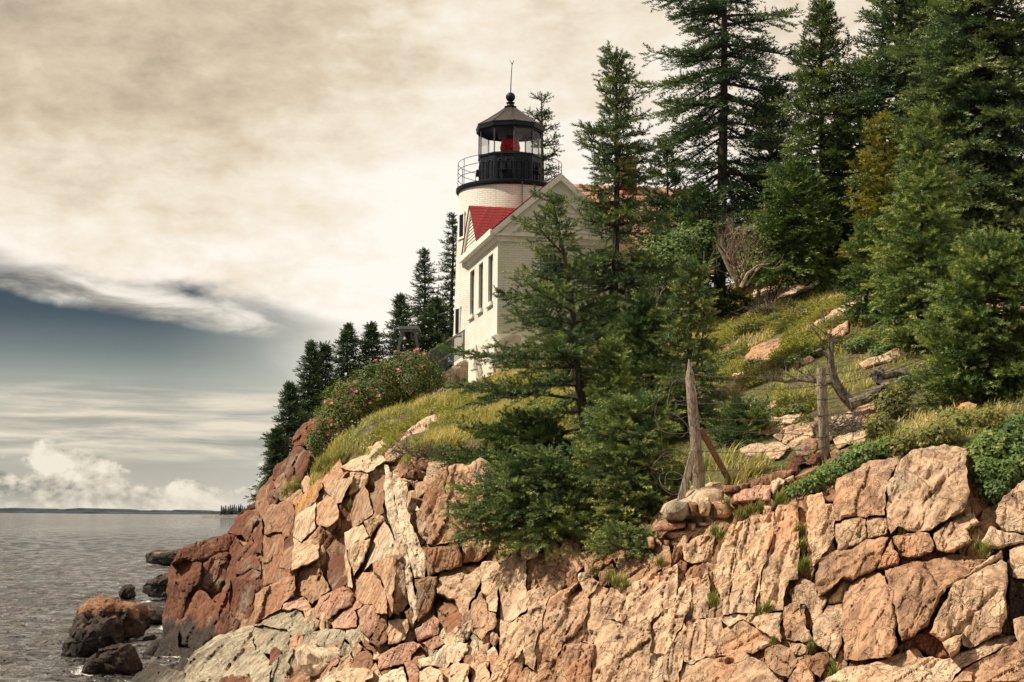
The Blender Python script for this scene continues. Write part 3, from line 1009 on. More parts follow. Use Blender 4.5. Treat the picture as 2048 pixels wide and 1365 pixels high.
CLIFF = '''
B r 1150,570 1240,545 1360,560 1350,650 1330,700 1270,770 1240,900 1200,1000 1110,1060 1090,950 1110,850 1130,700 yaw=.5 la=84
B r 1370,560 1480,490 1545,490 1545,640 1440,800 1400,760 1340,720 1365,640
B r 1270,770 1340,715 1400,770 1430,810 1550,670 1550,1000 1420,1080 1300,1130 1210,1130 1200,1010 1250,890 pr=.05
B r 1560,660 1640,640 1700,600 1760,620 1750,720 1720,800 1710,980 1560,1030 pr=-.05
B r 1590,560 1700,500 1755,530 1760,615 1700,595 1640,635 1580,640 pr=0
B r 1150,570 1200,480 1290,430 1430,385 1530,360 1620,380 1540,480 1470,490 1370,550 1240,540 st=-.2
B r 1530,355 1600,240 1680,200 1760,210 1770,330 1760,500 1700,490 1660,420 1630,370
B b 1775,180 1830,160 1870,165 1920,135 1975,150 1985,250 1970,350 1915,405 1900,350 1780,365 pr=.4 yaw=.3
B b 1780,370 1900,350 1915,410 1915,640 1860,690 1775,720 1765,560 pr=.3
B r 1600,230 1700,160 1830,90 1850,140 1770,165 1690,195
B r 1110,1060 1200,1010 1205,1130 1290,1140 1280,1230 1180,1260 1060,1240 940,1240 960,1170 1040,1080 pr=.1
B k 860,1130 900,1090 1040,1040 1060,1060 1000,1150 920,1155 d=48
B g 1290,1180 1400,1090 1480,1040 1560,1030 1650,985 1760,990 1700,1080 1740,1180 1760,1280 1650,1330 1500,1370 1250,1370 1240,1270 st=.1 li=.9 ch=1.5
B g 880,1350 1010,1230 1060,1240 1160,1275 1250,1290 1250,1375 870,1375 st=0 li=.9
D g 20,980 150,920 330,860 370,930 380,1000 300,1090 250,1010 120,985 ch=1.4
D g 0,985 120,990 250,1010 300,1100 280,1160 190,1190 100,1170 20,1100 ch=1.4
D g 150,1240 190,1190 290,1130 280,1230 300,1310 230,1375 130,1375 ch=1.3
D g 0,1110 40,1110 100,1180 150,1230 130,1375 0,1375 ch=1.3
D r 235,400 300,350 300,430 280,500 230,540 225,450 pr=-.1
D y 305,250 365,200 445,150 440,330 380,380 345,420 290,380 pr=.35 yaw=.4
D t 290,390 350,430 440,345 465,420 465,525 330,590 260,620 285,500 pr=.2
D o 305,160 370,80 430,20 475,0 490,40 440,150 360,200 305,250 pr=.1 yaw=.5
D p 445,170 520,100 585,150 600,230 590,270 520,320 450,300 pr=.3
D t 500,60 600,0 700,-30 640,90 620,150 590,160 530,100 pr=.2
D r 470,500 480,430 600,290 620,260 640,350 630,500 560,505 pr=-.15
D r 600,180 660,110 665,200 650,330 620,250 pr=-.05
D p 670,90 770,30 800,90 810,150 830,230 770,270 700,330 675,250 pr=.3
D b 810,90 900,60 905,220 860,240 830,200 pr=.05
D r 480,510 635,505 660,700 620,720 560,760 520,660 pr=-.1
D p 300,640 455,540 500,660 540,740 480,780 420,840 370,790 300,780 pr=.15
D p 35,770 150,700 300,640 300,780 230,820 210,870 100,930 30,970 30,880 pr=.1
D c 215,870 230,820 300,780 370,790 410,850 410,930 380,1000 360,880 pr=.2
D c 430,870 470,790 550,750 630,715 700,770 690,850 610,870 530,940 440,930 pr=.3
D c 530,945 610,875 695,855 715,900 720,990 640,1000 560,1000 pr=.25
D y 635,355 760,300 800,380 690,430 650,470 690,730 660,720 pr=.45 yaw=.6 la=82
D t 765,280 830,245 910,225 920,270 870,300 810,390 790,350 pr=.3
D y 655,465 690,430 810,395 790,480 730,600 700,650 690,600 pr=.6
D w 810,400 870,300 910,280 960,370 1010,500 900,540 820,560 760,620 790,470 pr=.55 st=-.5 top=.05
D p 825,560 960,505 975,560 975,700 960,900 940,930 905,740 880,650 830,620 pr=.75 top=.05 la=80
D b 965,505 1020,500 1030,600 1060,700 1070,830 1000,910 955,900 970,720 pr=.55 yaw=-.9 top=.05
D p 700,660 760,620 830,620 880,650 920,800 925,900 850,900 830,840 770,840 720,800 pr=.7
D c 725,880 770,845 830,840 860,900 860,1000 800,1060 740,1010 pr=.7
D b 860,900 925,910 925,1080 870,1130 800,1090 830,1050 pr=.55
D w 905,-105 930,-100 955,-10 1000,250 1060,500 1100,720 1130,920 1100,975 1060,760 1030,560 960,330 915,180 pr=.62 yaw=.5 top=.02 la=72 li=1.0 ch=.5
D w 955,-60 1010,-10 1060,20 1050,180 1100,330 1150,450 1190,500 1180,660 1110,660 1060,480 1000,250 965,20 pr=.58 la=100 li=1.3 top=.05 ch=.5 gap=-1
D b 1110,670 1260,650 1250,780 1220,880 1130,960 1120,850 pr=.5 yaw=-.3
D p 1176,67 1284,-81 1340,-90 1310,60 1340,240 1410,410 1250,440 1190,430 1130,330 1115,220 1165,165 pr=.45 la=60 top=.12
D p 1340,-92 1395,-111 1473,-101 1550,-152 1611,-121 1631,-50 1595,10 1590,90 1570,200 1545,300 1530,410 1415,415 1345,240 1315,60 pr=.6 top=.1
D t 1545,310 1595,270 1640,430 1610,490 1530,480 pr=.4
D b 1155,450 1250,450 1400,430 1430,500 1430,580 1300,610 1200,650 1190,500 pr=.55
D p 1430,420 1520,415 1600,500 1540,550 1430,560 pr=.4
D t 1270,640 1390,590 1560,560 1550,700 1480,830 1450,960 1380,800 1260,760 pr=.4 la=110 li=1
D y 1560,550 1660,545 1700,590 1680,700 1660,890 1600,880 1560,750 1550,650 pr=.3
D b 1250,780 1380,810 1450,970 1440,1060 1320,1040 1280,950 1240,850 pr=.25
D p 1490,840 1560,740 1600,880 1660,900 1660,980 1560,1080 1490,1020 pr=.3
D t 930,950 1060,935 1075,1000 1040,1080 930,1110 pr=.5
D b 1040,890 1090,850 1110,980 1090,1010 pr=.4
D c 1110,1010 1180,960 1240,910 1280,950 1270,1040 1190,1070 1130,1090 pr=.4
D c 1160,1100 1270,1050 1310,1100 1230,1150 pr=.3
D c 860,1200 960,1130 1090,1090 1150,1110 1090,1180 1080,1220 950,1260 860,1280 pr=.3
D w 1130,1210 1250,1170 1320,1110 1470,1100 1470,1150 1400,1230 1350,1230 1320,1280 1230,1250 1150,1260 pr=.3
D w 1140,1290 1220,1255 1300,1290 1300,1380 1140,1380 pr=.45
D w 1345,1260 1380,1230 1480,1240 1470,1380 1340,1380 pr=.45
D c 1040,1230 1100,1215 1140,1280 1130,1380 1070,1380 pr=.4
D w 890,1320 960,1280 1035,1260 1060,1380 850,1380 pr=.35
D y 560,1290 700,1265 830,1280 830,1330 700,1380 570,1350 pr=.3
D g 340,1080 420,1020 600,1000 660,1010 640,1060 590,1170 450,1110 350,1110
D g 650,1015 740,1000 760,1070 700,1130 640,1070
D g 590,1180 640,1090 690,1140 670,1190
D b 770,1070 850,1140 860,1190 760,1110
E t 10,560 100,500 180,540 170,680 175,760 250,700 170,880 60,960 0,990 0,640
E p 180,560 260,500 380,520 530,480 620,510 520,620 400,760 280,720 180,700 pr=-.1 la=80 li=1.2
E y 145,440 215,410 260,450 250,500 190,530 145,510 pr=.4
E t 105,450 120,330 190,340 220,400 140,440 pr=.2
E t 190,760 270,710 330,790 290,900 240,1100 230,1280 170,1240 165,1000 190,880 la=80 li=1.4 pr=.3
E t 0,1000 190,890 165,1000 160,1130 60,1250 0,1290 la=70 li=1.4
E p 340,800 470,720 540,680 560,720 600,810 560,960 500,1050 420,1100 380,1200 250,1290 245,1110 300,900 la=68 li=1.6 ch=1.4
E t 610,800 640,720 760,730 840,790 870,890 820,960 700,930 690,1080 600,1100 520,1060 570,960 la=74 li=1.6
E w 530,640 580,615 600,650 560,690 530,680 pr=.5
E t 540,690 600,650 665,690 640,740 590,790 560,730 pr=.35
E t 860,730 1010,640 1130,600 1190,570 1195,680 1170,850 1100,870 1010,960 990,930 880,990 850,890 la=74 li=1.8 ch=.6
E p 800,600 880,530 1010,470 1060,540 1085,600 1000,640 860,710 810,670 la=60 li=1.4
E t 1200,740 1250,650 1290,640 1290,800 1230,960 1170,1080 1120,1170 1020,1160 1010,1060 1100,880 1170,860 la=72 li=1.8
E t 1300,800 1380,620 1400,590 1410,760 1390,930 1310,930 la=70 li=1.4
E t 1420,570 1480,420 1570,300 1650,270 1600,450 1560,650 1540,905 1505,905 1480,760 la=75 li=2.2 ch=.45 pr=.35
E t 1655,268 1700,240 1850,215 1830,420 1760,620 1720,895 1545,905 1565,650 1605,450 la=75 li=2.2 ch=.45 pr=.40 gap=.4
E t 1855,212 1875,170 2010,150 2010,670 1950,680 1920,760 1910,880 1835,885 1725,893 1765,620 1835,420 la=75 li=2.2 ch=.45 pr=.35 gap=.4
E t 700,940 850,990 990,940 1010,970 1010,1160 1000,1380 600,1380 640,1100 la=78 li=1.8 ch=.8
E p 440,1110 600,1105 635,1110 600,1380 230,1380 260,1290 390,1200 la=72 li=1.6
E t 1020,1170 1120,1175 1180,1080 1240,970 1260,1000 1230,1210 1200,1380 1010,1380 la=82 li=1.6
E t 1260,960 1310,940 1480,930 1500,1010 1460,1130 1450,1200 1380,1190 1290,1240 1240,1220 la=80 li=1.4
E y 1490,940 1600,905 1910,895 1880,980 1890,1090 1760,1010 1640,940 1540,990 st=-.8 top=.02 pr=.3
E t 1500,1010 1640,950 1760,1010 1880,1090 1780,1130 1700,1170 1620,1150 1460,1190 1465,1130 la=30
E p 1790,1140 1880,1110 1960,1140 2000,1220 1940,1330 1850,1290 1790,1230 pr=.4
E t 1205,1380 1240,1230 1390,1200 1450,1210 1620,1160 1790,1230 1920,1340 1910,1380 la=35 li=1
E p 1915,860 1990,830 2022,830 2022,1080 1930,1070 1920,980 pr=.3
E t 1240,440 1350,380 1450,370 1440,420 1410,540 1300,560 1240,530 la=70 li=1.2
E p 1050,400 1110,390 1140,460 1150,580 1095,610 1060,520
G t 880,300 940,180 1010,110 1120,85 1250,85 1310,100 1310,200 1330,330 1300,430 1200,490 1110,545 1020,550 940,520 900,560 880,470 pr=.65 ch=.6 la=72 li=1 top=.22
G p 590,400 610,260 700,225 780,170 900,150 940,155 900,250 870,340 870,460 700,470 600,490 pr=.5 ch=.7
G t 445,480 450,360 530,335 545,400 590,400 600,490 590,600 520,700 480,740 450,580 pr=.35 li=1
G t 600,510 700,475 770,475 770,590 700,625 615,660 600,560 pr=.4 ch=.6
G t 775,475 880,470 885,560 820,575 775,585 pr=.4
G p 515,700 580,660 700,640 770,590 890,580 860,660 820,750 700,810 650,790 560,870 510,900 495,830 pr=.5 la=25 ch=.8
G p 905,590 950,700 940,730 825,750 870,650 pr=.5
G p 910,580 1060,545 1110,560 1140,630 1120,660 1040,685 955,685 pr=.45
G t 1130,560 1210,500 1350,445 1380,500 1310,540 1340,600 1240,660 1150,650 pr=.4
G t 1480,400 1560,320 1625,270 1680,260 1680,560 1530,550 1470,500 pr=.5 ch=.5
G t 1440,520 1530,555 1622,570 1680,600 1500,640 1430,640 1390,600 pr=.35
G p 640,930 680,840 800,760 870,790 920,960 940,1170 900,1230 650,1245 640,1100 pr=.5 yaw=.3 ch=.6 la=80
G p 870,760 940,740 1230,670 1420,700 1290,800 1200,860 1130,990 1100,1060 960,1140 930,1000 890,870 pr=.55 top=.3 yaw=-.25 ch=.9
G t 1240,830 1330,790 1500,700 1530,720 1530,1000 1500,1100 1330,1180 1290,1160 1290,1090 1180,1150 1110,1100 1180,950 pr=.6 ch=.8
G t 1180,1150 1295,1095 1270,1190 1220,1220 pr=.6
G k 1535,650 1622,630 1680,620 1680,1050 1560,1060 1540,1000 1530,720 pr=.1
G t 1280,800 1420,705 1500,650 1510,690 1420,735 1320,795 pr=.5
G t 350,880 420,800 490,830 510,900 560,910 530,1000 480,1060 440,940 370,940
G p 330,970 440,945 440,1060 480,1130 430,1150 340,1120 320,1060 pr=.35
G t 480,1060 560,950 640,940 640,1150 600,1240 560,1200 480,1140 pr=.3
G t 560,920 650,800 690,830 640,930 560,945
G y 500,1380 640,1290 800,1260 1040,1180 1080,1230 1200,1240 1300,1200 1480,1110 1622,1060 1680,1060 1680,1100 1300,1280 1200,1380 la=28 li=1.2 st=-.3
G p 1210,1380 1310,1285 1622,1110 1680,1090 1680,1380 la=28 li=1.2 st=0
G b 430,1220 560,1200 580,1250 520,1340 490,1320 440,1270 pr=.45
G p 380,1240 425,1225 490,1330 490,1380 330,1380 390,1290 pr=.3
G b 950,1150 1110,1070 1180,1160 1220,1230 1120,1230 1040,1175 pr=.1
G p 340,1140 430,1155 470,1190 430,1215 380,1230 pr=.2
A r 220,1090 230,1010 330,930 370,850 430,870 470,900 480,960 430,1080 400,1110 pr=.3 st=.5
A r 350,850 360,800 420,720 480,680 560,650 580,760 530,800 480,880 440,860 pr=.3 st=.5
A y 680,1010 800,940 920,880 1000,960 880,1040 760,1030 la=35 li=1.2
A t 750,1040 880,1045 870,1120 800,1170 740,1200 750,1100 pr=.3
A p 880,1050 980,970 985,1050 940,1150 890,1130
A y 1010,880 1080,790 1180,720 1320,630 1310,680 1200,780 1100,860 1030,920 la=40 li=1.4 pr=.15
A o 640,1050 680,1010 760,1030 700,1075 pr=.1
A y 1060,1090 1120,1080 1190,1100 1150,1140 1080,1140 pr=.25
A t 1160,1110 1210,1090 1240,1130 1190,1150 pr=.25
A b 1110,1050 1200,1010 1290,1050 1260,1090 1180,1085 1120,1080
A y 1260,1070 1370,1030 1350,1080 1280,1130 1250,1110
A y 1110,1190 1230,1150 1260,1170 1200,1240 1120,1260 pr=.3
A w 1110,1250 1200,1250 1230,1300 1130,1310 pr=.2
A b 1700,1100 1760,1040 1840,1060 1800,1110 1730,1140
A t 1650,920 1700,880 1760,880 1720,930 1680,950
H y 690,290 700,210 760,195 900,190 920,215 790,250 770,300
H t 695,190 700,110 770,105 765,185
H y 970,380 1100,300 1200,230 1215,265 1150,345 1090,355
H p 1060,410 1150,365 1150,420 1080,450
H p 635,580 680,500 800,460 815,490 770,550 720,580
H y 1240,570 1400,500 1450,510 1430,545 1260,595
H b 575,340 660,320 620,365 580,370
H y 655,840 660,790 780,770 790,820 760,840
H y 710,930 740,860 900,835 880,880 800,920
H t 835,970 850,930 950,895 965,940 880,995
H t 740,1050 745,990 800,980 850,1000 800,1050
H p 1190,860 1190,800 1330,790 1330,830 1250,890 pr=.3
H y 1180,920 1250,890 1245,960 1200,985 pr=.3
H r 850,1110 870,1060 910,1040 920,1070 890,1130 pr=.3
H b 640,1190 700,1160 850,1120 870,1130 790,1180 720,1205 pr=.3
H r 930,1080 990,1040 1010,1050 990,1085 pr=.3
H b 1070,1020 1150,1010 1155,1040 1080,1060 pr=.3
H y 1790,170 1840,145 1900,190 1960,240 2040,265 2080,330 1980,360 1880,300
H y 1930,380 1990,350 2080,330 2080,420 1960,430
H o 1700,800 1760,775 1800,785 1790,810 1720,820 pr=.4
H c 590,1240 700,1200 750,1205 745,1262 600,1267 pr=.3
H y 750,1200 800,1160 830,1170 780,1230 pr=.3
H b 525,1195 640,1190 630,1215 540,1225 pr=.35
H w 570,630 620,622 622,640 580,648 pr=.2
H t 475,575 520,565 520,590 480,595
H b 500,490 550,480 560,510 510,520
H k 1290,640 1330,600 1360,625 1440,610 1460,690 1350,690
X y 800,880 835,845 870,828 880,838 845,872 812,895 la=40 pr=.2
X t 770,905 800,885 815,900 790,925 770,925 pr=.2
X b 905,905 935,890 960,897 945,915 915,920 pr=.2
X y 985,905 1020,895 1035,905 1000,918 pr=.2
X t 1000,935 1040,925 1060,945 1010,955 pr=.2
X p 825,925 850,915 875,925 860,942 835,942 pr=.2
X y 735,895 765,880 775,892 745,908 pr=.2
X w 860,960 885,955 890,975 862,985 pr=.25
X y 1010,965 1045,958 1055,975 1015,985 pr=.25
H y 620,1010 690,985 740,1000 700,1040 640,1045
H t 800,935 850,900 930,870 1000,850 1010,875 900,930 830,960
H b 900,1000 960,960 1010,980 960,1030 905,1040
H y 1000,960 1060,930 1070,960 1020,990
H p 960,1050 1010,1020 1020,1045 985,1062
H t 1090,960 1170,930 1180,975 1110,1000
H y 1080,850 1170,820 1185,870 1100,900
H t 540,690 580,670 600,690 560,710
H b 900,560 960,540 980,560 920,585
H y 860,330 930,300 960,320 890,350
H t 1500,590 1560,560 1600,580 1530,610
H y 780,250 860,235 870,262 800,280
X y 1380,972 1440,965 1470,990 1480,1000 1400,1000
'''
k = 0
for ln in CLIFF.strip().splitlines():
    pts, tint, opt = parse(ln)
    k += 1
    if ln[0] == 'E':
        opt.setdefault('gap', -1.2); opt.setdefault('er', 0.22); opt.setdefault('st', 0.14); opt.setdefault('yaw', 0.03)
    if ln[0] == 'D':
        opt.setdefault('gap', 0.3); opt.setdefault('er', 0.9)
    if ln[0] == 'H':
        pts = pts.mean(0) + (pts - pts.mean(0)) * 1.25
        opt['pr'] = opt.get('pr', 0.30) + 0.12; opt.setdefault('st', 0.55); opt.setdefault('ch', 0.7)
    block(pts, tint, opt, 100 + k * 7, parent=headland)

# smaller blocks between the traced ones
CLIFF_AREA = np.array([(330, 1290), (345, 1135), (470, 1052), (545, 960), (640, 955), (770, 930), (985, 930), (990, 1030), (1060, 1060), (1300, 1050), (1340, 1005), (1560, 1010), (1640, 965), (1740, 930), (1850, 890),
                       (1940, 900), (1950, 1000), (2060, 960), (2060, 1375), (270, 1375)], float)
cov = np.zeros((690, 1040), bool)
cyy, cxx = np.mgrid[0:690, 0:1040] * 2.0
for pts in COVER:
    a = np.maximum((pts.min(0) / 2).astype(int) - 1, 0); b = (pts.max(0) / 2).astype(int) + 2
    sl = (slice(a[1], b[1]), slice(a[0], b[0]))
    cov[sl] |= pip(cxx[sl], cyy[sl], pts)
inside = pip(cxx, cyy, CLIFF_AREA)
free = inside & ~cov
for _ in range(2):                                      # only openings wider than a joint
    f2 = free.copy()
    f2[1:-1, 1:-1] = free[1:-1, 1:-1] & free[:-2, 1:-1] & free[2:, 1:-1] & free[1:-1, :-2] & free[1:-1, 2:]
    free = f2
rng = np.random.RandomState(5)
fy, fx = np.nonzero(free)
order = rng.permutation(len(fx))
made = 0
for i in order:
    X, Y = fx[i], fy[i]
    if not free[Y, X] or made >= 230:
        continue
    r = rng.uniform(13, 27)
    n = rng.randint(4, 7)
    ang = np.sort(rng.uniform(0, 6.28, n)) + rng.uniform(0, 6)
    ang = np.linspace(0, 6.28, n, endpoint=False) + rng.uniform(-0.35, 0.35, n)
    rad = r * rng.uniform(0.75, 1.35, n)
    tl = R(rng.uniform(55, 95))
    pu, pv = rad * np.cos(ang) * 1.35, rad * np.sin(ang) * 0.8
    pts = np.stack([2 * X + pu * math.cos(tl) + pv * math.sin(tl), 2 * Y - pu * math.sin(tl) + pv * math.cos(tl)], 1)
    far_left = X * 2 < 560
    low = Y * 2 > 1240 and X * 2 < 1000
    tint = rng.choice(list('rrrb')) if far_left else (rng.choice(list('gwctb')) if low else rng.choice(list('tpbbp')))  # mostly darker tints, putting the shade of the recesses into the colour
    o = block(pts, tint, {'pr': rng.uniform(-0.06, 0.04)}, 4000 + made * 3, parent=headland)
    COVER.pop()
    if o is None:
        continue
    made += 1
    yy0, xx0 = max(0, Y - int(r / 2)), max(0, X - int(r / 2))
    free[yy0:Y + int(r / 2) + 1, xx0:X + int(r / 2) + 1] = False


# the cliff goes on beyond the right edge of the picture
for i in range(44):
    X, Y = 2075 + (i % 9) * 62 + rng.uniform(-15, 15), 1030 + (i // 9) * 82 + rng.uniform(-15, 15)
    n = rng.randint(5, 8)
    ang = np.linspace(0, 6.28, n, endpoint=False) + rng.uniform(-0.3, 0.3, n)
    rad = rng.uniform(38, 58, n)
    block(np.stack([X + rad * np.cos(ang), Y + rad * np.sin(ang)], 1), rng.choice(list('tptyb')), {'pr': rng.uniform(0.1, 0.4), 's': 6.0, 'gap': -0.5}, 7000 + i, parent=headland)


# ------------------------------------------------------------------ loose boulders and stones: closed lumps
def lump(name, s, d, depth, label=None, group=None, parent=None, tint=None, mat=None, cat='boulder', nu=40, nv=22, ch=1.0, sink=0.0):
    pts, tn, opt = parse(s)
    seed = int(abs(pts.sum())) % 9973
    rng = np.random.RandomState(seed)
    c = (pts.min(0) + pts.max(0)) / 2
    P = at(pts[:, 0], pts[:, 1], np.full(len(pts), d)); cw = at(c[0], c[1], d)
    rx = np.array((1.0, 0, 0))
    q = np.stack([(P - cw)[:, 0], (P - cw)[:, 2]], 1)
    an = np.arctan2(q[:, 1], q[:, 0])
    th = np.linspace(0, 2 * np.pi, nu, endpoint=False)
    rad = np.zeros(nu)
    for i, t in enumerate(th):                           # outline radius in each direction
        dirv = np.array((math.cos(t), math.sin(t)))
        best = 0
        for j in range(len(q)):
            a, b = q[j], q[(j + 1) % len(q)]
            M = np.array([[dirv[0], a[0] - b[0]], [dirv[1], a[1] - b[1]]])
            if abs(np.linalg.det(M)) < 1e-9:
                continue
            r_, u_ = np.linalg.solve(M, a)
            if -1e-6 <= u_ <= 1 + 1e-6 and r_ > best:
                best = r_
        rad[i] = best or np.hypot(*q[0])
    ps = np.linspace(-np.pi / 2, np.pi / 2, nv)
    cosp = np.abs(np.cos(ps)) ** 0.5
    sinp = np.sign(np.sin(ps)) * np.abs(np.sin(ps)) ** 0.75
    V = np.zeros((nv, nu, 3))
    V[..., 0] = cw[0] + cosp[:, None] * (rad * np.cos(th))[None]
    V[..., 2] = cw[2] + cosp[:, None] * (rad * np.sin(th))[None]
    V[..., 1] = cw[1] + depth * 0.5 + sinp[:, None] * depth / 2
    V = V.reshape(-1, 3)
    S = max(rad.mean(), 0.05)
    h1, e1 = chips(V / (0.75 * S), seed, 0.9, 0.8)
    h2, e2 = chips(V / (0.28 * S), seed + 5, 0.9, 0.8)
    ctr = cw + np.array((0, depth * 0.5, 0))
    n = V - ctr; n /= np.linalg.norm(n, axis=1)[:, None]
    V = V + n * (S * ch * (0.16 * h1 + 0.06 * h2) + 0.02 * S * fbm(V * 6 / S, 2, 3))[:, None]
    V[:, 2] -= sink
    ii = np.arange(nu * nv).reshape(nv, nu)
    jj = np.roll(ii, -1, 1)
    F = np.stack([ii[:-1], jj[:-1], jj[1:], ii[1:]], -1).reshape(-1, 4)
    o = obj_np(name, V, F, mat or ROCK, parent, None, True)
    o.data.set_sharp_from_angle(angle=R(32))
    o.color = (*TINT[tint or tn], 1)
    if label:
        tag(o, label, cat, group)
    return o


lump('sea_boulder', 'B b 455,940 460,880 540,828 680,822 800,838 870,855 900,900 912,980 912,1060 820,1085 700,1080 450,1080 445,1020', 47.0, 2.2, 'largest brown boulder standing in the sea off the cliff foot', 'rocks standing in the sea', nu=64, nv=34, ch=1.45)
lump('sea_boulder', 'B k 378,1230 380,1110 440,1080 500,990 600,945 700,952 720,1000 745,1120 700,1170 600,1225 560,1235', 41.5, 1.8, 'black weed-covered boulder in the sea in front of the largest one', 'rocks standing in the sea', nu=64, nv=34, ch=1.45)
lump('sea_boulder', 'B r 510,1310 560,1220 640,1160 720,1130 790,1140 840,1200 880,1290 860,1330 700,1340 560,1330', 37.6, 1.6, 'rounded red boulder in the sea, lowest in the picture', 'rocks standing in the sea', nu=64, nv=34, ch=1.45)
lump('sea_boulder', 'B r 905,960 910,890 970,868 1030,872 1090,905 1110,960 1060,975 960,985', 54.0, 1.6, 'low brown boulder in the sea between the largest boulder and the cliff', 'rocks standing in the sea', nu=64, nv=34, ch=1.45)
lump('sea_boulder', 'B r 800,795 850,770 885,735 898,790 840,800', 70.0, 0.8, 'small fin-shaped rock sticking up out of the sea', 'rocks standing in the sea', nu=64, nv=34, ch=1.45)
lump('sea_boulder', 'B k 930,770 930,720 980,680 1060,645 1140,635 1200,640 1200,790 1100,805 980,790', 68.0, 3.0, 'dark rock ledge in the sea just behind the cliff point', 'rocks standing in the sea', nu=64, nv=34, ch=1.45)
lump('sea_boulder', 'B k 935,565 950,500 1010,480 1100,485 1200,462 1330,455 1330,590 1140,590 1000,570', 112.0, 6.0, 'farthest long low rock ledge reaching into the sea', 'rocks standing in the sea', nu=64, nv=34, ch=1.45)
lump('wet_rock', 'B k 935,1240 960,1170 1040,1085 1110,1080 1130,1180 1080,1240 1000,1255', 43.3, 1.0, 'black wet rock at the foot of the cliff point by the water', 'rocks standing in the sea')
lump('boulder', 'D w 290,1170 350,1120 400,1150 560,1150 680,1210 680,1230 510,1300 440,1340 340,1330 300,1260', 27.0, 0.9, 'pale wedge-shaped boulder lying on the rubble at the cliff foot', 'loose boulders on the rubble', ch=.7)
lump('boulder', 'D b 680,1190 755,1110 850,1180 830,1220 770,1265 690,1230', 26.2, 0.6, 'dark square boulder beside the pale wedge-shaped one', 'loose boulders on the rubble', ch=.6)
lump('boulder', 'X w 1150,825 1160,820 1172,826 1170,838 1152,840', 30.0, 0.2, 'small white stone in the grass under the leaning spruce', 'loose boulders on the grass', ch=.5)

# ------------------------------------------------------------------ the lighthouse tower
def uv_walls(o, cyl=None):
    """UV in metres: along the wall and up it."""
    me = o.data
    uvl = me.uv_layers.new(name='UVMap')
    for p in me.polygons:
        n = p.normal
        for li in p.loop_indices:
            v = me.vertices[me.loops[li].vertex_index].co
            if cyl:
                a = math.atan2(v.y, v.x)
                am = math.atan2(p.center.y, p.center.x)
                if a - am > math.pi: a -= 2 * math.pi
                if am - a > math.pi: a += 2 * math.pi
                uvl.data[li].uv = (a * cyl, v.z)
            elif abs(n.x) > abs(n.y):
                uvl.data[li].uv = (v.y, v.z)
            else:
                uvl.data[li].uv = (v.x, v.z)
    return o


TD = 56.0
tc = at(1017, 700, TD)
zt = lambda py: float(at(1021, py, TD)[2])
TX, TY = float(tc[0]), float(tc[1])
z0 = float(ground(TX, TY)) - 1.2
ZG = zt(381)                                   # gallery deck underside
tower = thing('lighthouse_tower', 'round cream-painted brick lighthouse tower with black lantern room', 'lighthouse', (TX, TY, z0))
L = lambda z: z - z0
RT0, RT1 = 2.06, 1.90
wall = MB().lathe([(RT0 + 0.03, 0), (RT0, L(9.5)), (RT1, L(ZG) - 0.35), (RT1, L(ZG) + 0.02)], 72, cap=False).build('wall', BRICK, tower, True, loc=(0, 0, 0))
uv_walls(wall, 2.0)
deck = MB().lathe([(RT1 - 0.05, L(ZG) - 0.05), (1.97, L(ZG) - 0.02), (2.0, L(ZG) + 0.03), (2.0, L(ZG) + 0.13), (1.96, L(ZG) + 0.15), (0.2, L(ZG) + 0.15)], 72).build('gallery_deck', BLACK, tower, True, loc=(0, 0, 0))
ZD = L(ZG) + 0.15
PH = math.pi / 2 * 3 + R(7.1)                  # one corner of the ten-sided lantern points 7 degrees right of the eye
RL = 1.19
deca = lambda r, z, k: (r * math.cos(PH + k * R(36)), r * math.sin(PH + k * R(36)), z)
ZP, ZGL = ZD + 1.20, ZD + 1.20 + 0.94
par = MB().lathe([(RL + 0.02, ZD - 0.01), (RL + 0.02, ZD + 0.08), (RL - 0.01, ZD + 0.09), (RL - 0.01, ZP - 0.07), (RL + 0.03, ZP - 0.06), (RL + 0.03, ZP), (RL - 0.10, ZP + 0.02), (0.3, ZP + 0.02)], 10, PH).build('parapet', BLACK, tower, loc=(0, 0, 0))
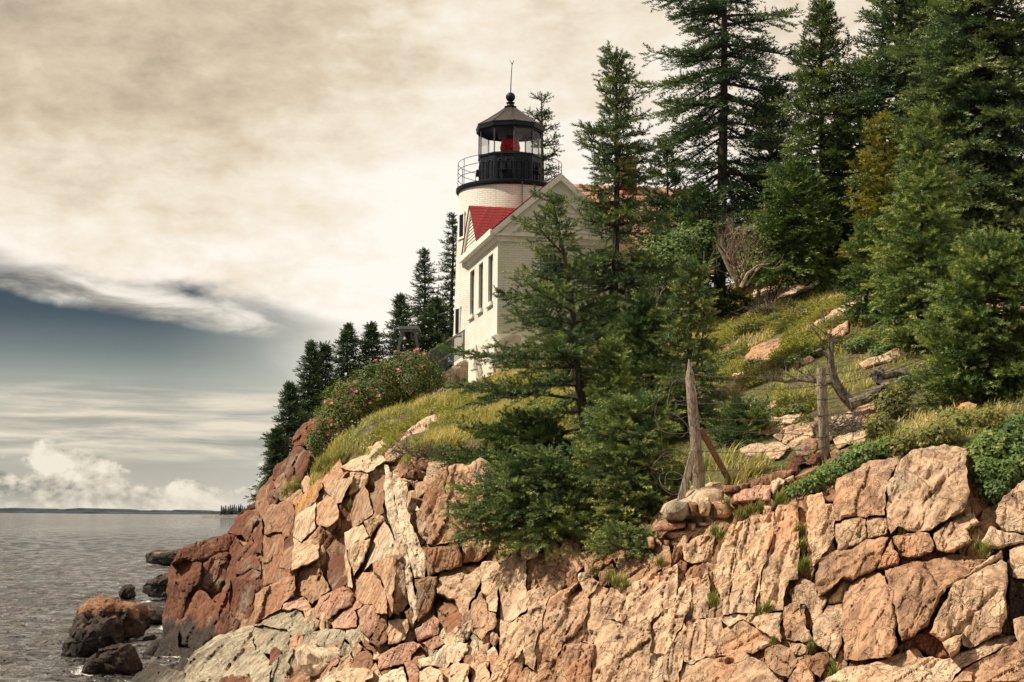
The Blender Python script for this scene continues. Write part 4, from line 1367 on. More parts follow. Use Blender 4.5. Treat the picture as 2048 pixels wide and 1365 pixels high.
for k in range(10):
    a0, a1 = Vector(deca(RL - 0.01, 0, k)), Vector(deca(RL - 0.01, 0, k + 1))
    e = (a1 - a0).normalized(); nrm = Vector((e.y, -e.x, 0))
    w = (a1 - a0).length
    for j in (0.30, 0.70):                      # two round-headed panels on each face
        c = a0 + e * w * j
        hw = w * 0.135
        ring = [c + e * -hw + Vector((0, 0, ZD + 0.22)), c + e * hw + Vector((0, 0, ZD + 0.22))]
        ring += [c + e * (hw * math.cos(t)) + Vector((0, 0, ZD + 0.84 + hw * math.sin(t))) for t in np.linspace(0, math.pi, 9)]
        ring = [p + nrm * 0.015 for p in ring]
        MB().tube(ring, 0.014, 5, closed=True).build('arch_moulding', BLACK, par)
    c = (a0 + a1) / 2
    if k in (9, 1, 3, 7):
        q = c + nrm * 0.07 + e * (-0.02)
        b = MB()
        b.bar(q + Vector((0, 0, ZD + 0.50)), q + Vector((0, 0, ZD + 0.72)), 0.17, 0.13, up=nrm)
        b.bar(q + Vector((0, 0, ZD + 0.485)), q + Vector((0, 0, ZD + 0.515)), 0.25, 0.17, up=nrm)
        b.build('vent_box', BLACK, par)
    MB().tube([Vector(deca(RL, ZP, k)), Vector(deca(RL, ZGL, k))], 0.026, 6).build('mullion', IRON, tower)
    g0, g1 = Vector(deca(RL - 0.015, 0, k)), Vector(deca(RL - 0.015, 0, k + 1))
    pm = MB()
    a, b2 = g0.lerp(g1, 0.02), g0.lerp(g1, 0.98)
    up0, up1 = Vector((0, 0, ZP + 0.01)), Vector((0, 0, ZGL))
    pm.add([a + up0, b2 + up0, b2 + up1, a + up1], [(0, 1, 2, 3)])
    pm.build('glass_pane', GLASS, tower)
roof = MB().lathe([(RL + 0.04, ZGL - 0.03), (RL + 0.04, ZGL + 0.02), (RL + 0.10, ZGL + 0.03), (RL + 0.12, ZGL + 0.21), (RL + 0.05, ZGL + 0.23)], 10, PH, cap=False).build('roof_fascia', BLACK, tower, loc=(0, 0, 0))
ZR = ZGL + 0.20
cone = MB().lathe([(RL + 0.13, ZR), (0.92, ZR + 0.25), (0.52, ZR + 0.53), (0.18, ZR + 0.79), (0.16, ZR + 0.82)], 10, PH)
cone.lathe([(RL + 0.05, ZR - 0.02), (0.16, ZR + 0.70)], 10, PH)
cone = cone.build('roof', ROOFIRON, tower, loc=(0, 0, 0))
for k in range(10):
    MB().tube([deca(RL + 0.135, ZR + 0.008, k), deca(0.92, ZR + 0.258, k), deca(0.52, ZR + 0.538, k), deca(0.18, ZR + 0.798, k)], 0.014, 5).build('roof_rib', ROOFIRON, cone)
MB().lathe([(0.18, ZR + 0.78), (0.23, ZR + 0.80), (0.23, ZR + 0.83), (0.15, ZR + 0.86), (0.12, ZR + 0.93), (0.16, ZR + 0.96), (0.16, ZR + 0.99), (0.09, ZR + 1.02), (0.08, ZR + 1.06)], 20).build('roof_neck', BLACK, tower, True, loc=(0, 0, 0))
zb = ZR + 1.20
MB().lathe([(0.178 * math.cos(t) + 0.001, zb + 0.178 * math.sin(t)) for t in np.linspace(-1.5, 1.5, 13)], 20).build('ball_vent', BLACK, tower, True, loc=(0, 0, 0))
rod = MB().tube([(0, 0, zb + 0.15), (0.02, 0, zb + 0.8), (0.05, 0, zb + 1.32)], [0.024, 0.018, 0.014], 6)
for dx, dy in ((-0.09, 0), (0.07, 0.05), (0.07, -0.05)):
    rod.tube([(0.05, 0, zb + 1.25), (0.05 + dx, dy, zb + 1.42)], [0.013, 0.006], 5)
rod.build('lightning_rod', IRON, tower)
# lens and its pedestal
MB().lathe([(0.30, ZP - 0.1), (0.30, ZP + 0.06), (0.34, ZP + 0.08), (0.34, ZP + 0.10)], 24).build('lens_pedestal', IRON, tower, True, loc=(0, 0, 0))
prof = [(0.28, ZP + 0.08)]
for i in range(9):
    z = ZP + 0.11 + i * 0.062
    r = 0.36 - 0.012 * abs(i - 4)
    prof += [(r, z), (r + 0.028, z + 0.030), (r, z + 0.060)]
prof += [(0.20, ZP + 0.72), (0.05, ZP + 0.80)]
MB().lathe(prof, 28).build('lens', LENSRED, tower, True, loc=(0, 0, 0))
MB().lathe([(0.45, ZGL - 0.16), (0.46, ZGL - 0.02), (0.1, ZGL + 0.05)], 24).build('vent_hood', IRON, tower, True, loc=(0, 0, 0))
# gallery railing
RR = 1.93
for k in range(14):
    a = R(k * 360 / 14 + 4)
    MB().tube([(RR * math.cos(a), RR * math.sin(a), ZD - 0.02), (RR * math.cos(a), RR * math.sin(a), ZD + 0.96)], 0.013, 6).build('rail_post', BLACK, tower)
for h in (0.36, 0.66, 0.95):
    MB().tube([(RR * math.cos(t), RR * math.sin(t), ZD + h) for t in np.linspace(0, 2 * math.pi, 64, endpoint=False)], 0.012, 5, closed=True).build('rail', BLACK, tower)


def tower_window(ang, zc, h, w):
    """Small sash window set in the curved wall at ANG (degrees from +X)."""
    a = R(ang)
    r = RT0 + (RT1 - RT0) * (zc - 9.5) / (ZG - 9.5)
    er, et = Vector((math.cos(a), math.sin(a), 0)), Vector((-math.sin(a), math.cos(a), 0))
    c = er * r + Vector((0, 0, L(zc)))
    f = MB()
    for s in (-1, 1):
        f.bar(c + et * s * w / 2 - Vector((0, 0, h / 2)), c + et * s * w / 2 + Vector((0, 0, h / 2)), 0.06, 0.05, up=er)
    f.bar(c - et * (w / 2 + 0.05) + Vector((0, 0, h / 2)), c + et * (w / 2 + 0.05) + Vector((0, 0, h / 2)), 0.06, 0.08)
    f = f.build('window', TRIM, tower)
    q = MB().bar(c - er * 0.14 - Vector((0, 0, h / 2)), c - er * 0.14 + Vector((0, 0, h / 2)), w, 0.3, up=er)
    pane = q.build('pane', DARKGLASS, tower)
    pane.parent = f; pane.location = Vector(pane.location) - Vector(f.location)
    s = MB().bar(c - et * (w / 2 + 0.12) - Vector((0, 0, h / 2 + 0.05)) - er * 0.03, c + et * (w / 2 + 0.12) - Vector((0, 0, h / 2 + 0.05)) - er * 0.03, 0.16, 0.08)
    s = s.build('sill', TRIM, tower)
    s.parent = f; s.location = Vector(s.location) - Vector(f.location)


tower_window(206, zt(455), 0.86, 0.42)
tower_window(204, zt(648), 0.95, 0.42)
MB().tube([(0.45 + 0.0, -1.93, L(ZG) - 0.9), (0.45, -1.90, L(ZG) - 0.1), (0.45, -2.0, L(ZG) + 0.02)], 0.018, 6).build('cable_pipe', WINFRAME, tower)

# ------------------------------------------------------------------ the wing in front of it, gable towards the eye
TH = R(12.0)
HA = at(994, 671, 49.5)
zh = lambda py: float(at(994, py, 49.5)[2])
HZ = zh(671)                                   # top of the footing ledge
house = thing('lighthouse_wing', 'cream brick wing with white clapboard gable and small red dormer, joined to the lighthouse', 'building', (HA[0], HA[1], HZ), TH)
WID, LEN = 4.12, 5.6
HE = zh(479) - HZ                              # underside of the frieze
HC = zh(462) - HZ                              # cornice top at the eaves
apex = zh(337) - HZ
# walls with real openings
west_wins = [(0.78, 1.58), (2.52, 3.28), (4.12, 4.94)]
WZ0, WZ1 = 1.22, 2.84
FX0, FX1, FZ0, FZ1 = 1.42, 2.36, 1.33, 2.86


def wall_grid(fixed, spans, zs, hole, along, inward):
    """A wall slab 0.28 thick cut into cells, leaving HOLE cells open."""
    m = MB()
    for i in range(len(spans) - 1):
        for j in range(len(zs) - 1):
            if (i, j) in hole:
                continue
            if along == 'x':
                m.box((spans[i], fixed, zs[j]), (spans[i + 1], fixed + inward, zs[j + 1]))
            else:
                m.box((fixed, spans[i], zs[j]), (fixed + inward, spans[i + 1], zs[j + 1]))
    return m


front = wall_grid(0.0, [0, FX0, FX1, WID], [-0.02, FZ0, FZ1, HC], {(1, 1)}, 'x', 0.28).build('front_wall', BRICK, house, loc=(0, 0, 0))
uv_walls(front)
sp = [0.28]
for a, b in west_wins:
    sp += [a, b]
sp += [LEN]
west = wall_grid(0.0, sp, [-0.02, WZ0, WZ1, HC], {(1, 1), (3, 1), (5, 1)}, 'y', 0.28).build('west_wall', BRICK, house, loc=(0, 0, 0))
uv_walls(west)
rest = MB().box((WID - 0.28, 0.28, 0), (WID, LEN, HC)).box((0.28, LEN - 0.28, 0), (WID - 0.28, LEN, HC))
uv_walls(rest.build('rear_walls', BRICK, house, loc=(0, 0, 0)))
MB().box((0.3, 0.3, -0.1), (WID - 0.3, LEN - 0.3, 0.05)).build('floor_slab', STONEWALL, house)
# battered rubble footing
fo = MB()
gb = -2.6
nx = 26
V, F = [], []
path = []
for i in range(nx + 1):                        # west side, front corner, front
    path.append((-0.05, LEN + 0.5 - (LEN + 0.5) * i / nx, (-1, 0)))
for i in range(1, nx + 1):
    path.append((-0.05 + (WID + 0.1) * i / nx, -0.05, (0, -1)))
rngf = np.random.RandomState(3)
nz = 14
for i, (x, y, nrm) in enumerate(path):
    corner = nrm if abs(i - nx) > 0 else (-0.7, -0.7)
    for j in range(nz + 1):
        z = 0.02 + (gb - 0.02) * j / nz
        off = 0.06 + 0.13 * (j / nz) + (0.0 if j == 0 else 0.05 * rngf.uniform(-1, 1))
        if nrm[0] == -1:
            off += 0.30 * max(0, (j / nz - 0.25)) * (1 - abs(i / nx - 0.35))
        V.append((x + corner[0] * off, y + corner[1] * off, z))
for i in range(len(path) - 1):
    for j in range(nz):
        a = i * (nz + 1) + j
        F.append((a, a + 1, a + nz + 2, a + nz + 1))
    F.append((i * (nz + 1), (i + 1) * (nz + 1), len(path) * (nz + 1)))
V.append((WID / 2, LEN / 2, -0.03))
foot = fo.add(V, F).build('stone_footing', RUBBLE, house, True, loc=(0, 0, 0))


def sash(name, c0, c1, z0, z1, axis, cols, rows, depth):
    """Sash window in an opening: dark outer frame, white sash bars, glass and a sill."""
    fr = MB()
    P = lambda s, d, z: (s, d, z) if axis == 'x' else (d, s, z)

    def bx(m, s0, s1, d0, d1, za, zb):
        a, b = P(s0, d0, za), P(s1, d1, zb)
        m.box(tuple(map(min, a, b)), tuple(map(max, a, b)))
    t = 0.055
    bx(fr, c0 + .002, c0 + t, depth - 0.05, depth + 0.06, z0 + .002, z1 - .002)
    bx(fr, c1 - t, c1 - .002, depth - 0.05, depth + 0.06, z0 + .002, z1 - .002)
    bx(fr, c0 + t, c1 - t, depth - 0.05, depth + 0.06, z1 - t, z1 - .002)
    f = fr.build(name, WINFRAME, house)
    sub = lambda m, nm, mat: reparent(m.build(nm, mat, house), f)
    sb = MB()
    a, b = c0 + t, c1 - t
    bx(sb, a, a + 0.06, depth + 0.01, depth + 0.05, z0 + 0.03, z1 - t)
    bx(sb, b - 0.06, b, depth + 0.01, depth + 0.05, z0 + 0.03, z1 - t)
    for zz in (z0 + 0.03, (z0 + z1) / 2 - 0.03, z1 - t - 0.06):
        bx(sb, a + 0.06, b - 0.06, depth + 0.008, depth + 0.048, zz, zz + 0.065)
    sub(sb, 'sash', TRIM)
    for i in range(1, cols):
        s = a + (b - a) * i / cols
        m = MB(); bx(m, s - 0.014, s + 0.014, depth + 0.02, depth + 0.044, z0 + 0.09, z1 - t - 0.06)
        sub(m, 'muntin', TRIM)
    for j in range(1, rows):
        zz = z0 + (z1 - z0) * j / rows
        if abs(j * 2 - rows) < 1e-6:
            continue
        m = MB(); bx(m, a + 0.06, b - 0.06, depth + 0.022, depth + 0.042, zz - 0.014, zz + 0.014)
        sub(m, 'muntin', TRIM)
    m = MB(); bx(m, a, b, depth + 0.035, depth + 0.04, z0 + 0.03, z1 - t)
    sub(m, 'pane', DARKGLASS)
    m = MB(); bx(m, c0 - 0.10, c1 + 0.10, -0.09, depth, z0 - 0.13, z0 - 0.002)
    sub(m, 'sill', TRIM)


def reparent(o, p):
    o.parent = p
    o.location = Vector(o.location) - Vector(p.location)
    return o


for a, b in west_wins:
    sash('window', a, b, WZ0, WZ1, 'y', 2, 4, 0.12)
sash('window', FX0, FX1, FZ0, FZ1, 'x', 3, 4, 0.10)
# frieze and cornice
OH = 0.24
MB().box((-0.05, -0.055, HE), (WID + 0.05, 0.0 - 0.003, HC - 0.10)).build('frieze', TRIM, house)
MB().box((-0.055, 0.005, HE), (-0.003, LEN, HC - 0.10)).build('frieze', TRIM, house)
MB().box((-OH, -0.17, HC - 0.10), (WID + OH, 0.0, HC - 0.02)).build('cornice', TRIM, house)
MB().box((-OH, 0.002, HC - 0.10), (-0.004, LEN + 0.1, HC - 0.03)).build('soffit', TRIM, house)
MB().box((-OH - 0.05, -0.16, HC - 0.10), (-OH - 0.003, LEN + 0.1, HC + 0.10)).build('eaves_fascia', TRIM, house)
# clapboard gable
mid = WID / 2
slope = (apex - HC) / (mid + OH)
nb = 13
gz0 = HC - 0.02
gtop = apex - 0.30
for i in range(nb):
    za, zb = gz0 + (gtop - gz0) * i / nb, gz0 + (gtop - gz0) * (i + 1) / nb
    ha = max(0.02, (gtop - za) / slope - 0.02); hb = max(0.005, (gtop - zb) / slope - 0.02)
    b = MB().hexa([(mid - ha, 0.045, za), (mid + ha, 0.045, za), (mid + ha, 0.09, za), (mid - ha, 0.09, za), (mid - hb, 0.075, zb + 0.01), (mid + hb, 0.075, zb + 0.01), (mid + hb, 0.09, zb + 0.01), (mid - hb, 0.09, zb + 0.01)])
    b.build('clapboard', CLAP, house)
MB().add([(-0.1, 0.095, gz0), (WID + 0.1, 0.095, gz0), (mid, 0.095, apex - 0.05)], [(0, 1, 2)]).build('gable_backing', CLAP, house)
for s in (-1, 1):
    # wide rake board set back, narrow crown board proud of it
    e0 = Vector((mid + s * (mid + OH), 0, HC)); e1 = Vector((mid, 0, apex))
    d = (e1 - e0).normalized(); pn = Vector((-d.z * s, 0, d.x * s)) * (-1 if s > 0 else -1)
    pn = Vector((d.z, 0, -d.x)) if s < 0 else Vector((-d.z, 0, d.x))
    if pn.z > 0:
        pn = -pn

    def rake(o0, o1, y0, y1, nm):
        q = [e0 + pn * o0, e1 + Vector((0, 0, -abs(o0) / d.cross(Vector((1, 0, 0))).length if o0 else 0)), e1 + Vector((0, 0, -abs(o1) / abs(d.x))), e0 + pn * o1]
        q[1] = Vector((mid, 0, apex - o0 / abs(d.x)))
        m = MB().hexa([(p.x, y0, p.z) for p in q] + [(p.x, y1, p.z) for p in q])
        return m.build(nm, TRIM, house)
    rake(-0.035, 0.14, -0.22, 0.0, 'rake_crown')
    rake(0.14, 0.46, -0.02, 0.05, 'rake_board')
# main roof: courses of shingles on two slopes
def roof_slope(parent, e0, e1, y0, y1, mat, n, nm='shingle_course', thick=0.02):
    """Overlapping courses from eave point e0 to ridge e1 (x, z), running from y0 to y1."""
    for i in range(n):
        a, b = i / n, min(1.0, (i + 1.25) / n)
        xa, za = e0[0] + (e1[0] - e0[0]) * a, e0[1] + (e1[1] - e0[1]) * a
        xb, zb = e0[0] + (e1[0] - e0[0]) * b, e0[1] + (e1[1] - e0[1]) * b
        m = MB().hexa([(xa, y0, za), (xb, y0, zb - 0.005), (xb, y1, zb - 0.005), (xa, y1, za), (xa, y0, za + thick * 1.8), (xb, y0, zb + thick), (xb, y1, zb + thick), (xa, y1, za + thick * 1.8)])
        m.build(nm, mat, parent)


mr = MB().hexa([(-OH, -0.2, HC), (mid, -0.2, apex), (mid, LEN + 0.1, apex), (-OH, LEN + 0.1, HC), (-OH, -0.2, HC + 0.05), (mid, -0.2, apex + 0.05), (mid, LEN + 0.1, apex + 0.05), (-OH, LEN + 0.1, HC + 0.05)])
mr.hexa([(WID + OH, -0.2, HC), (mid, -0.2, apex - 0.002), (mid, LEN + 0.1, apex - 0.002), (WID + OH, LEN + 0.1, HC), (WID + OH, -0.2, HC + 0.05), (mid, -0.2, apex + 0.048), (mid, LEN + 0.1, apex + 0.048), (WID + OH, LEN + 0.1, HC + 0.05)])
roofo = mr.build('roof', ROOFIRON, house, loc=(0, 0, 0))
roof_slope(roofo, (-OH - 0.03, HC + 0.05), (mid, apex + 0.05), -0.15, LEN + 0.11, REDROOF, 16)
roof_slope(roofo, (WID + OH + 0.03, HC + 0.05), (mid, apex + 0.05), -0.15, LEN + 0.11, REDROOF, 16)
# dormer gable on the west eaves
DY0, DY1 = 2.45, 5.45
DM = (DY0 + DY1) / 2
DB = HC + 0.02
DA = float(at(949, 408, 53.4)[2]) - HZ
dorm = MB().add([(-0.10, DY0, DB), (-0.10, DY1, DB), (-0.10, DM, DA - 0.04), (0.6, DY0, DB), (0.6, DY1, DB), (0.6, DM, DA - 0.04)], [(0, 1, 2), (0, 2, 5, 3), (1, 4, 5, 2), (3, 5, 4)]).build('dormer', TRIM, house, loc=(0, 0, 0))
nb2 = 11
for i in range(nb2):
    f0, f1 = i / nb2, (i + 1) / nb2
    za, zb = DB + 0.10 + (DA - DB - 0.30) * f0, DB + 0.10 + (DA - DB - 0.30) * f1
    wa, wb = (DM - DY0) * (DA - 0.14 - za) / (DA - DB), (DM - DY0) * (DA - 0.14 - zb) / (DA - DB)
    MB().hexa([(-0.16, DM - wa, za), (-0.16, DM + wa, za), (-0.115, DM + wa, za), (-0.115, DM - wa, za), (-0.125, DM - wb, zb), (-0.125, DM + wb, zb), (-0.115, DM + wb, zb), (-0.115, DM - wb, zb)]).build('clapboard', CLAP, dorm)
for s in (-1, 1):
    e0, e1 = Vector((-0.17, DM + s * (DM - DY0 + 0.06), DB - 0.02)), Vector((-0.17, DM, DA))
    MB().hexa([(-0.22, e0.y, e0.z), (-0.22, DM, DA), (-0.22, DM, DA - 0.22), (-0.22, e0.y - s * 0.13, e0.z), (-0.14, e0.y, e0.z), (-0.14, DM, DA), (-0.14, DM, DA - 0.22), (-0.14, e0.y - s * 0.13, e0.z)]).build('rake_board', TRIM, dorm)
    n = 13
    xr = lambda z: (z - HC) / slope - OH             # x where the main roof reaches height z
    for i in range(n):
        a, b = i / n, min(1.0, (i + 1.2) / n)
        ya, yb = e0.y + (DM - e0.y) * a, e0.y + (DM - e0.y) * b
        za, zb = e0.z + (DA - e0.z) * a, e0.z + (DA - e0.z) * b
        x0 = -0.26
        MB().hexa([(x0, ya, za + .012), (xr(za) + 0.1, ya, za + .012), (xr(zb) + 0.1, yb, zb + .012), (x0, yb, zb + .012), (x0, ya, za + .045), (xr(za) + 0.1, ya, za + .045), (xr(zb) + 0.1, yb, zb + .03), (x0, yb, zb + .03)]).build('shingle_course', REDROOF, dorm)

# ------------------------------------------------------------------ keeper's house behind, mostly hidden by trees
KX0, KX1, KY0, KY1 = 2.4, 7.4, 55.5, 61.5
KZ = 8.6
kh = thing('keepers_house', 'cream house with faded pink shingle roof and brick chimney behind the tall narrow spruce', 'building', (KX0, KY0, KZ), R(9))
kw, kl = KX1 - KX0, KY1 - KY0
EV = 4.55
RG = float(at(1200, 362, 58.5)[2]) - KZ
wm = MB().box((0, 0, -1), (kw, 0.3, EV)).box((0, kl - 0.3, -1), (kw, kl, EV)).box((0, 0.3, -1), (0.3, kl - 0.3, EV)).box((kw - 0.3, 0.3, -1), (kw, kl - 0.3, EV))
for x in (0.0, kw - 0.25):
    wm.add([(x, 0, EV), (x, kl, EV), (x, kl / 2, RG - 0.05), (x + 0.25, 0, EV), (x + 0.25, kl, EV), (x + 0.25, kl / 2, RG - 0.05)], [(0, 2, 1), (3, 4, 5), (0, 3, 5, 2), (2, 5, 4, 1)])
uv_walls(wm.build('wall', BRICK, kh, loc=(0, 0, 0)))
rf = MB()
for s in (0, 1):
    ya, yb = (-0.3, kl / 2) if s == 0 else (kl + 0.3, kl / 2)
    rf.hexa([(-0.3, ya, EV - 0.25), (kw + 0.3, ya, EV - 0.25), (kw + 0.3, yb, RG), (-0.3, yb, RG), (-0.3, ya, EV - 0.17), (kw + 0.3, ya, EV - 0.17), (kw + 0.3, yb, RG + 0.08), (-0.3, yb, RG + 0.08)])
rf = rf.build('roof', OLDROOF, kh, loc=(0, 0, 0))
n = 22
for i in range(n):
    a, b = i / n, min(1, (i + 1.2) / n)
    ya, yb = -0.32 + (kl / 2 + 0.32) * a, -0.32 + (kl / 2 + 0.32) * b
    za, zb = EV - 0.17 + (RG - EV + 0.25) * a, EV - 0.17 + (RG - EV + 0.25) * b
    MB().hexa([(-0.32, ya, za), (kw + 0.32, ya, za), (kw + 0.32, yb, zb), (-0.32, yb, zb), (-0.32, ya, za + 0.05), (kw + 0.32, ya, za + 0.05), (kw + 0.32, yb, zb + 0.03), (-0.32, yb, zb + 0.03)]).build('shingle_course', OLDROOF, rf)
cx = float(at(1287, 320, 58.5)[0]) - KX0
ct = float(at(1287, 300, 58.5)[2]) - KZ
MB().box((cx - 0.28, kl / 2 - 0.4, RG - 0.6), (cx + 0.28, kl / 2 + 0.2, ct)).box((cx - 0.34, kl / 2 - 0.46, ct - 0.16), (cx + 0.34, kl / 2 + 0.26, ct - 0.04)).build('chimney', BRICKRED, rf)
m = MB().box((1.2, -0.04, 1.2), (2.0, -0.003, 2.9)).build('window', TRIM, kh)
reparent(MB().box((1.28, -0.06, 1.28), (1.92, -0.042, 2.82)).build('pane', DARKGLASS, kh), m)

# ------------------------------------------------------------------ bell in its timber frame
BD = 49.0
bw = lambda px, py, dd=0.0: np.array(at(px, py, BD + dd))
bb = bw(815, 745)
bell = thing('bell_trestle', 'grey timber trestle frame standing above the rose bush', 'bell stand', (bb[0], bb[1], bb[2] - 0.3))
bl = lambda px, py, dd=0.0: bw(px, py, dd) - np.array(bell.location)
for dd in (0.0, 0.75):
    for pa, pb in (((805, 660), (786, 752)), ((829, 660), (845, 752))):
        MB().bar(bl(*pa, dd), bl(*pb, dd), 0.085, 0.085, up=(0, 1, 0)).build('leg', GREYWOOD, bell, bevel=.006)
    MB().bar(bl(800.5, 661, dd - 0.055), bl(836, 661, dd - 0.055), 0.06, 0.10).build('head_beam', GREYWOOD, bell, bevel=.006)
    MB().bar(bl(788, 706, dd - 0.055), bl(848, 706, dd - 0.055), 0.06, 0.06).build('rail', GREYWOOD, bell, bevel=.006)
    MB().bar(bl(786, 712, dd - 0.055), bl(848, 712, dd - 0.055), 0.06, 0.07).build('rail', GREYWOOD, bell, bevel=.006)
MB().box(tuple(bl(797.5, 657) - np.array((0, 0.12, 0.04))), tuple(bl(838, 656) + np.array((0, 0.9, 0.035)))).build('cap_board', GREYWOOD, bell, bevel=.006)
b0 = bw(815, 681, 0.38)
bellb = thing('bell', 'dark bronze bell hanging in the grey timber frame', 'bell', b0)
hb = 17 * BD / FPX
MB().lathe([(0.02, hb * 1.02), (0.10, hb), (0.125, hb * 0.9), (0.13, hb * 0.5), (0.16, hb * 0.25), (0.205, 0.02), (0.21, 0.0), (0.19, 0.0), (0.14, hb * 0.3), (0.02, hb * 0.8)], 28).build('bell_body', BRONZE, bellb, True, loc=(0, 0, 0))
MB().tube([(0, 0, hb), (0, 0, hb + 0.12)], 0.03, 6).build('hanger', IRON, bellb)
MB().tube([(0, 0, hb * 0.8), (0, 0, -0.02)], [0.012, 0.03], 6).build('clapper', IRON, bellb)

# ------------------------------------------------------------------ netted pipe railing climbing to the wing
rl0, rl1 = at(859, 704, 47.5), at(929, 661, 52.5)
rail = thing('pipe_railing', 'rusty pipe railing with dark netting climbing to the wing', 'railing', (rl0[0], rl0[1], rl0[2] - 1.2))
rb = np.array(rail.location)
q0, q1 = rl0 - rb, rl1 - rb
low = np.array((0, 0, -0.50))
MB().tube([q0, q1], 0.028, 7).build('top_rail', WIRE, rail)
MB().tube([q0 + low, q1 + low], 0.026, 7).build('lower_rail', WIRE, rail)
for u in (0.0, 0.12, 0.31, 0.66, 0.985):
    p = q0 + (q1 - q0) * u
    MB().tube([p + np.array((0, 0, -0.98)), p + np.array((0, 0, 0.02))], 0.030, 7).build('post', WIRE, rail)
net = MB()
nl = 16
for j in range(nl):
    off = np.array((0, 0.03, -0.03 - 0.86 * j / nl))
    net.tube([q0 + off, q1 + off], 0.009, 3, cap=False)
for j in range(44):
    p = q0 + (q1 - q0) * (j + 0.5) / 44 + np.array((0, 0.03, 0))
    net.tube([p + np.array((0, 0, -0.88)), p], 0.006, 3, cap=False)
net.build('netting', MESHG, rail)
p0, p1 = at(878, 752, 48.7), at(922, 722, 51.0)
g0 = np.array((p0[0], p0[1], p0[2] - 1.0))
rw = thing('ramp_wall', 'low tan concrete wall under the netted pipe railing', 'wall', g0)
a, b = np.array(p0) - g0, np.array(p1) - g0
MB().hexa([(a[0], a[1], -0.5), (b[0], b[1], -0.5), (b[0] + .25, b[1] + .2, -0.5), (a[0] + .25, a[1] + .2, -0.5), (a[0], a[1], a[2]), (b[0], b[1], b[2]), (b[0] + .25, b[1] + .2, b[2]), (a[0] + .25, a[1] + .2, a[2])]).build('wall', STONEWALL, rw, bevel=.02)

# ------------------------------------------------------------------ blue and white sign among the trees
sg = at(1249, 640, 45.0)
zs = float(ground(sg[0], sg[1]))
sign = thing('notice_sign', 'small white notice board with a blue panel behind the spruce trunks', 'sign', (sg[0], sg[1], zs))
hs = sg[2] - zs
MB().box((-0.04, -0.03, -0.2), (0.04, 0.03, hs - 0.001)).build('post', GREYWOOD, sign)
bd = MB().box((-0.17, -0.05, hs), (0.17, -0.032, hs + 0.32)).build('board', SIGNW, sign)
MB().hexa([(-0.15, -0.056, hs + 0.12), (0.15, -0.056, hs + 0.16), (0.15, -0.051, hs + 0.16), (-0.15, -0.051, hs + 0.12), (-0.15, -0.056, hs + 0.27), (0.15, -0.056, hs + 0.29), (0.15, -0.051, hs + 0.29), (-0.15, -0.051, hs + 0.27)]).build('panel', SIGNB, bd)
for c in bd.children:
    c.location = Vector(c.location) - Vector(bd.location)

# ------------------------------------------------------------------ vegetation
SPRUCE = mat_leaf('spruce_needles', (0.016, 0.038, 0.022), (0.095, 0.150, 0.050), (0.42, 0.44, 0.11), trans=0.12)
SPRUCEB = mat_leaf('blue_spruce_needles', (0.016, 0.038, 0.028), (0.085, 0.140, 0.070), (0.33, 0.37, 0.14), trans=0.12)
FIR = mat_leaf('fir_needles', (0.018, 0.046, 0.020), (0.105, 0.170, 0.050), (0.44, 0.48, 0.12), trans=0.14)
LARCH = mat_leaf('larch_needles', (0.078, 0.085, 0.018), (0.202, 0.189, 0.036), (0.338, 0.299, 0.072))
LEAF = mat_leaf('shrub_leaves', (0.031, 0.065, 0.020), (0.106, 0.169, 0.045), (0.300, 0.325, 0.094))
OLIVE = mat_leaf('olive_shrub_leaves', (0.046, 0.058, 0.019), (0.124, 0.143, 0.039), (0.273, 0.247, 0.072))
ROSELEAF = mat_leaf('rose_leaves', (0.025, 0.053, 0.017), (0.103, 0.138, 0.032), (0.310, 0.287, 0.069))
ROSE = mat_leaf('rose_petals', (0.40, 0.035, 0.14), (0.60, 0.12, 0.25), (0.75, 0.34, 0.38))
GRASS = mat_leaf('meadow_grass', (0.12, 0.165, 0.035), (0.36, 0.34, 0.105), (0.66, 0.50, 0.26), trans=0.3)
MOSSY = mat_leaf('ground_cover_leaves', (0.070, 0.095, 0.020), (0.235, 0.245, 0.050), (0.44, 0.38, 0.11))
CONE = mat_plain('spruce_cone', (0.22, 0.125, 0.055), 0.8, 0.3, 12)
DAISY = mat_plain('daisy_white', (0.80, 0.80, 0.74), 0.6, 0.05)


def sprig_template(n, nl, w, seed=1):
    """A unit-long shoot along +X set round with flat needles."""
    rng = np.random.RandomState(seed)
    V, T = [], []
    for i in range(n):
        x = 0.02 + 0.80 * i / max(1, n - 1)
        ph = 2.4 * i + rng.uniform(-0.4, 0.4)
        tl = R(58 - 22 * x + rng.uniform(-9, 9))
        d = np.array((math.cos(tl), math.sin(tl) * math.cos(ph), 0.75 * math.sin(tl) * math.sin(ph)))
        b = np.array((x, 0, 0))
        V += [b - np.array((w, 0, 0)), b + np.array((w, 0, 0)), b + d * nl * rng.uniform(0.8, 1.2)]
        T += [-0.06, -0.06, 0.06]
    for s in (-1, 1):
        b = np.array((0.75, 0, 0))
        V += [b + np.array((0, w * 0.9 * s, 0)), b + np.array((0, 0, w * 0.9)), np.array((1.05, 0, 0.02 * s))]
        T += [0.0, 0.0, 0.10]
    return np.array(V), np.array(T)


SP_HI, SP_MID, SP_LO = sprig_template(14, 0.40, 0.075), sprig_template(10, 0.44, 0.105, 2), sprig_template(5, 0.42, 0.16, 3)


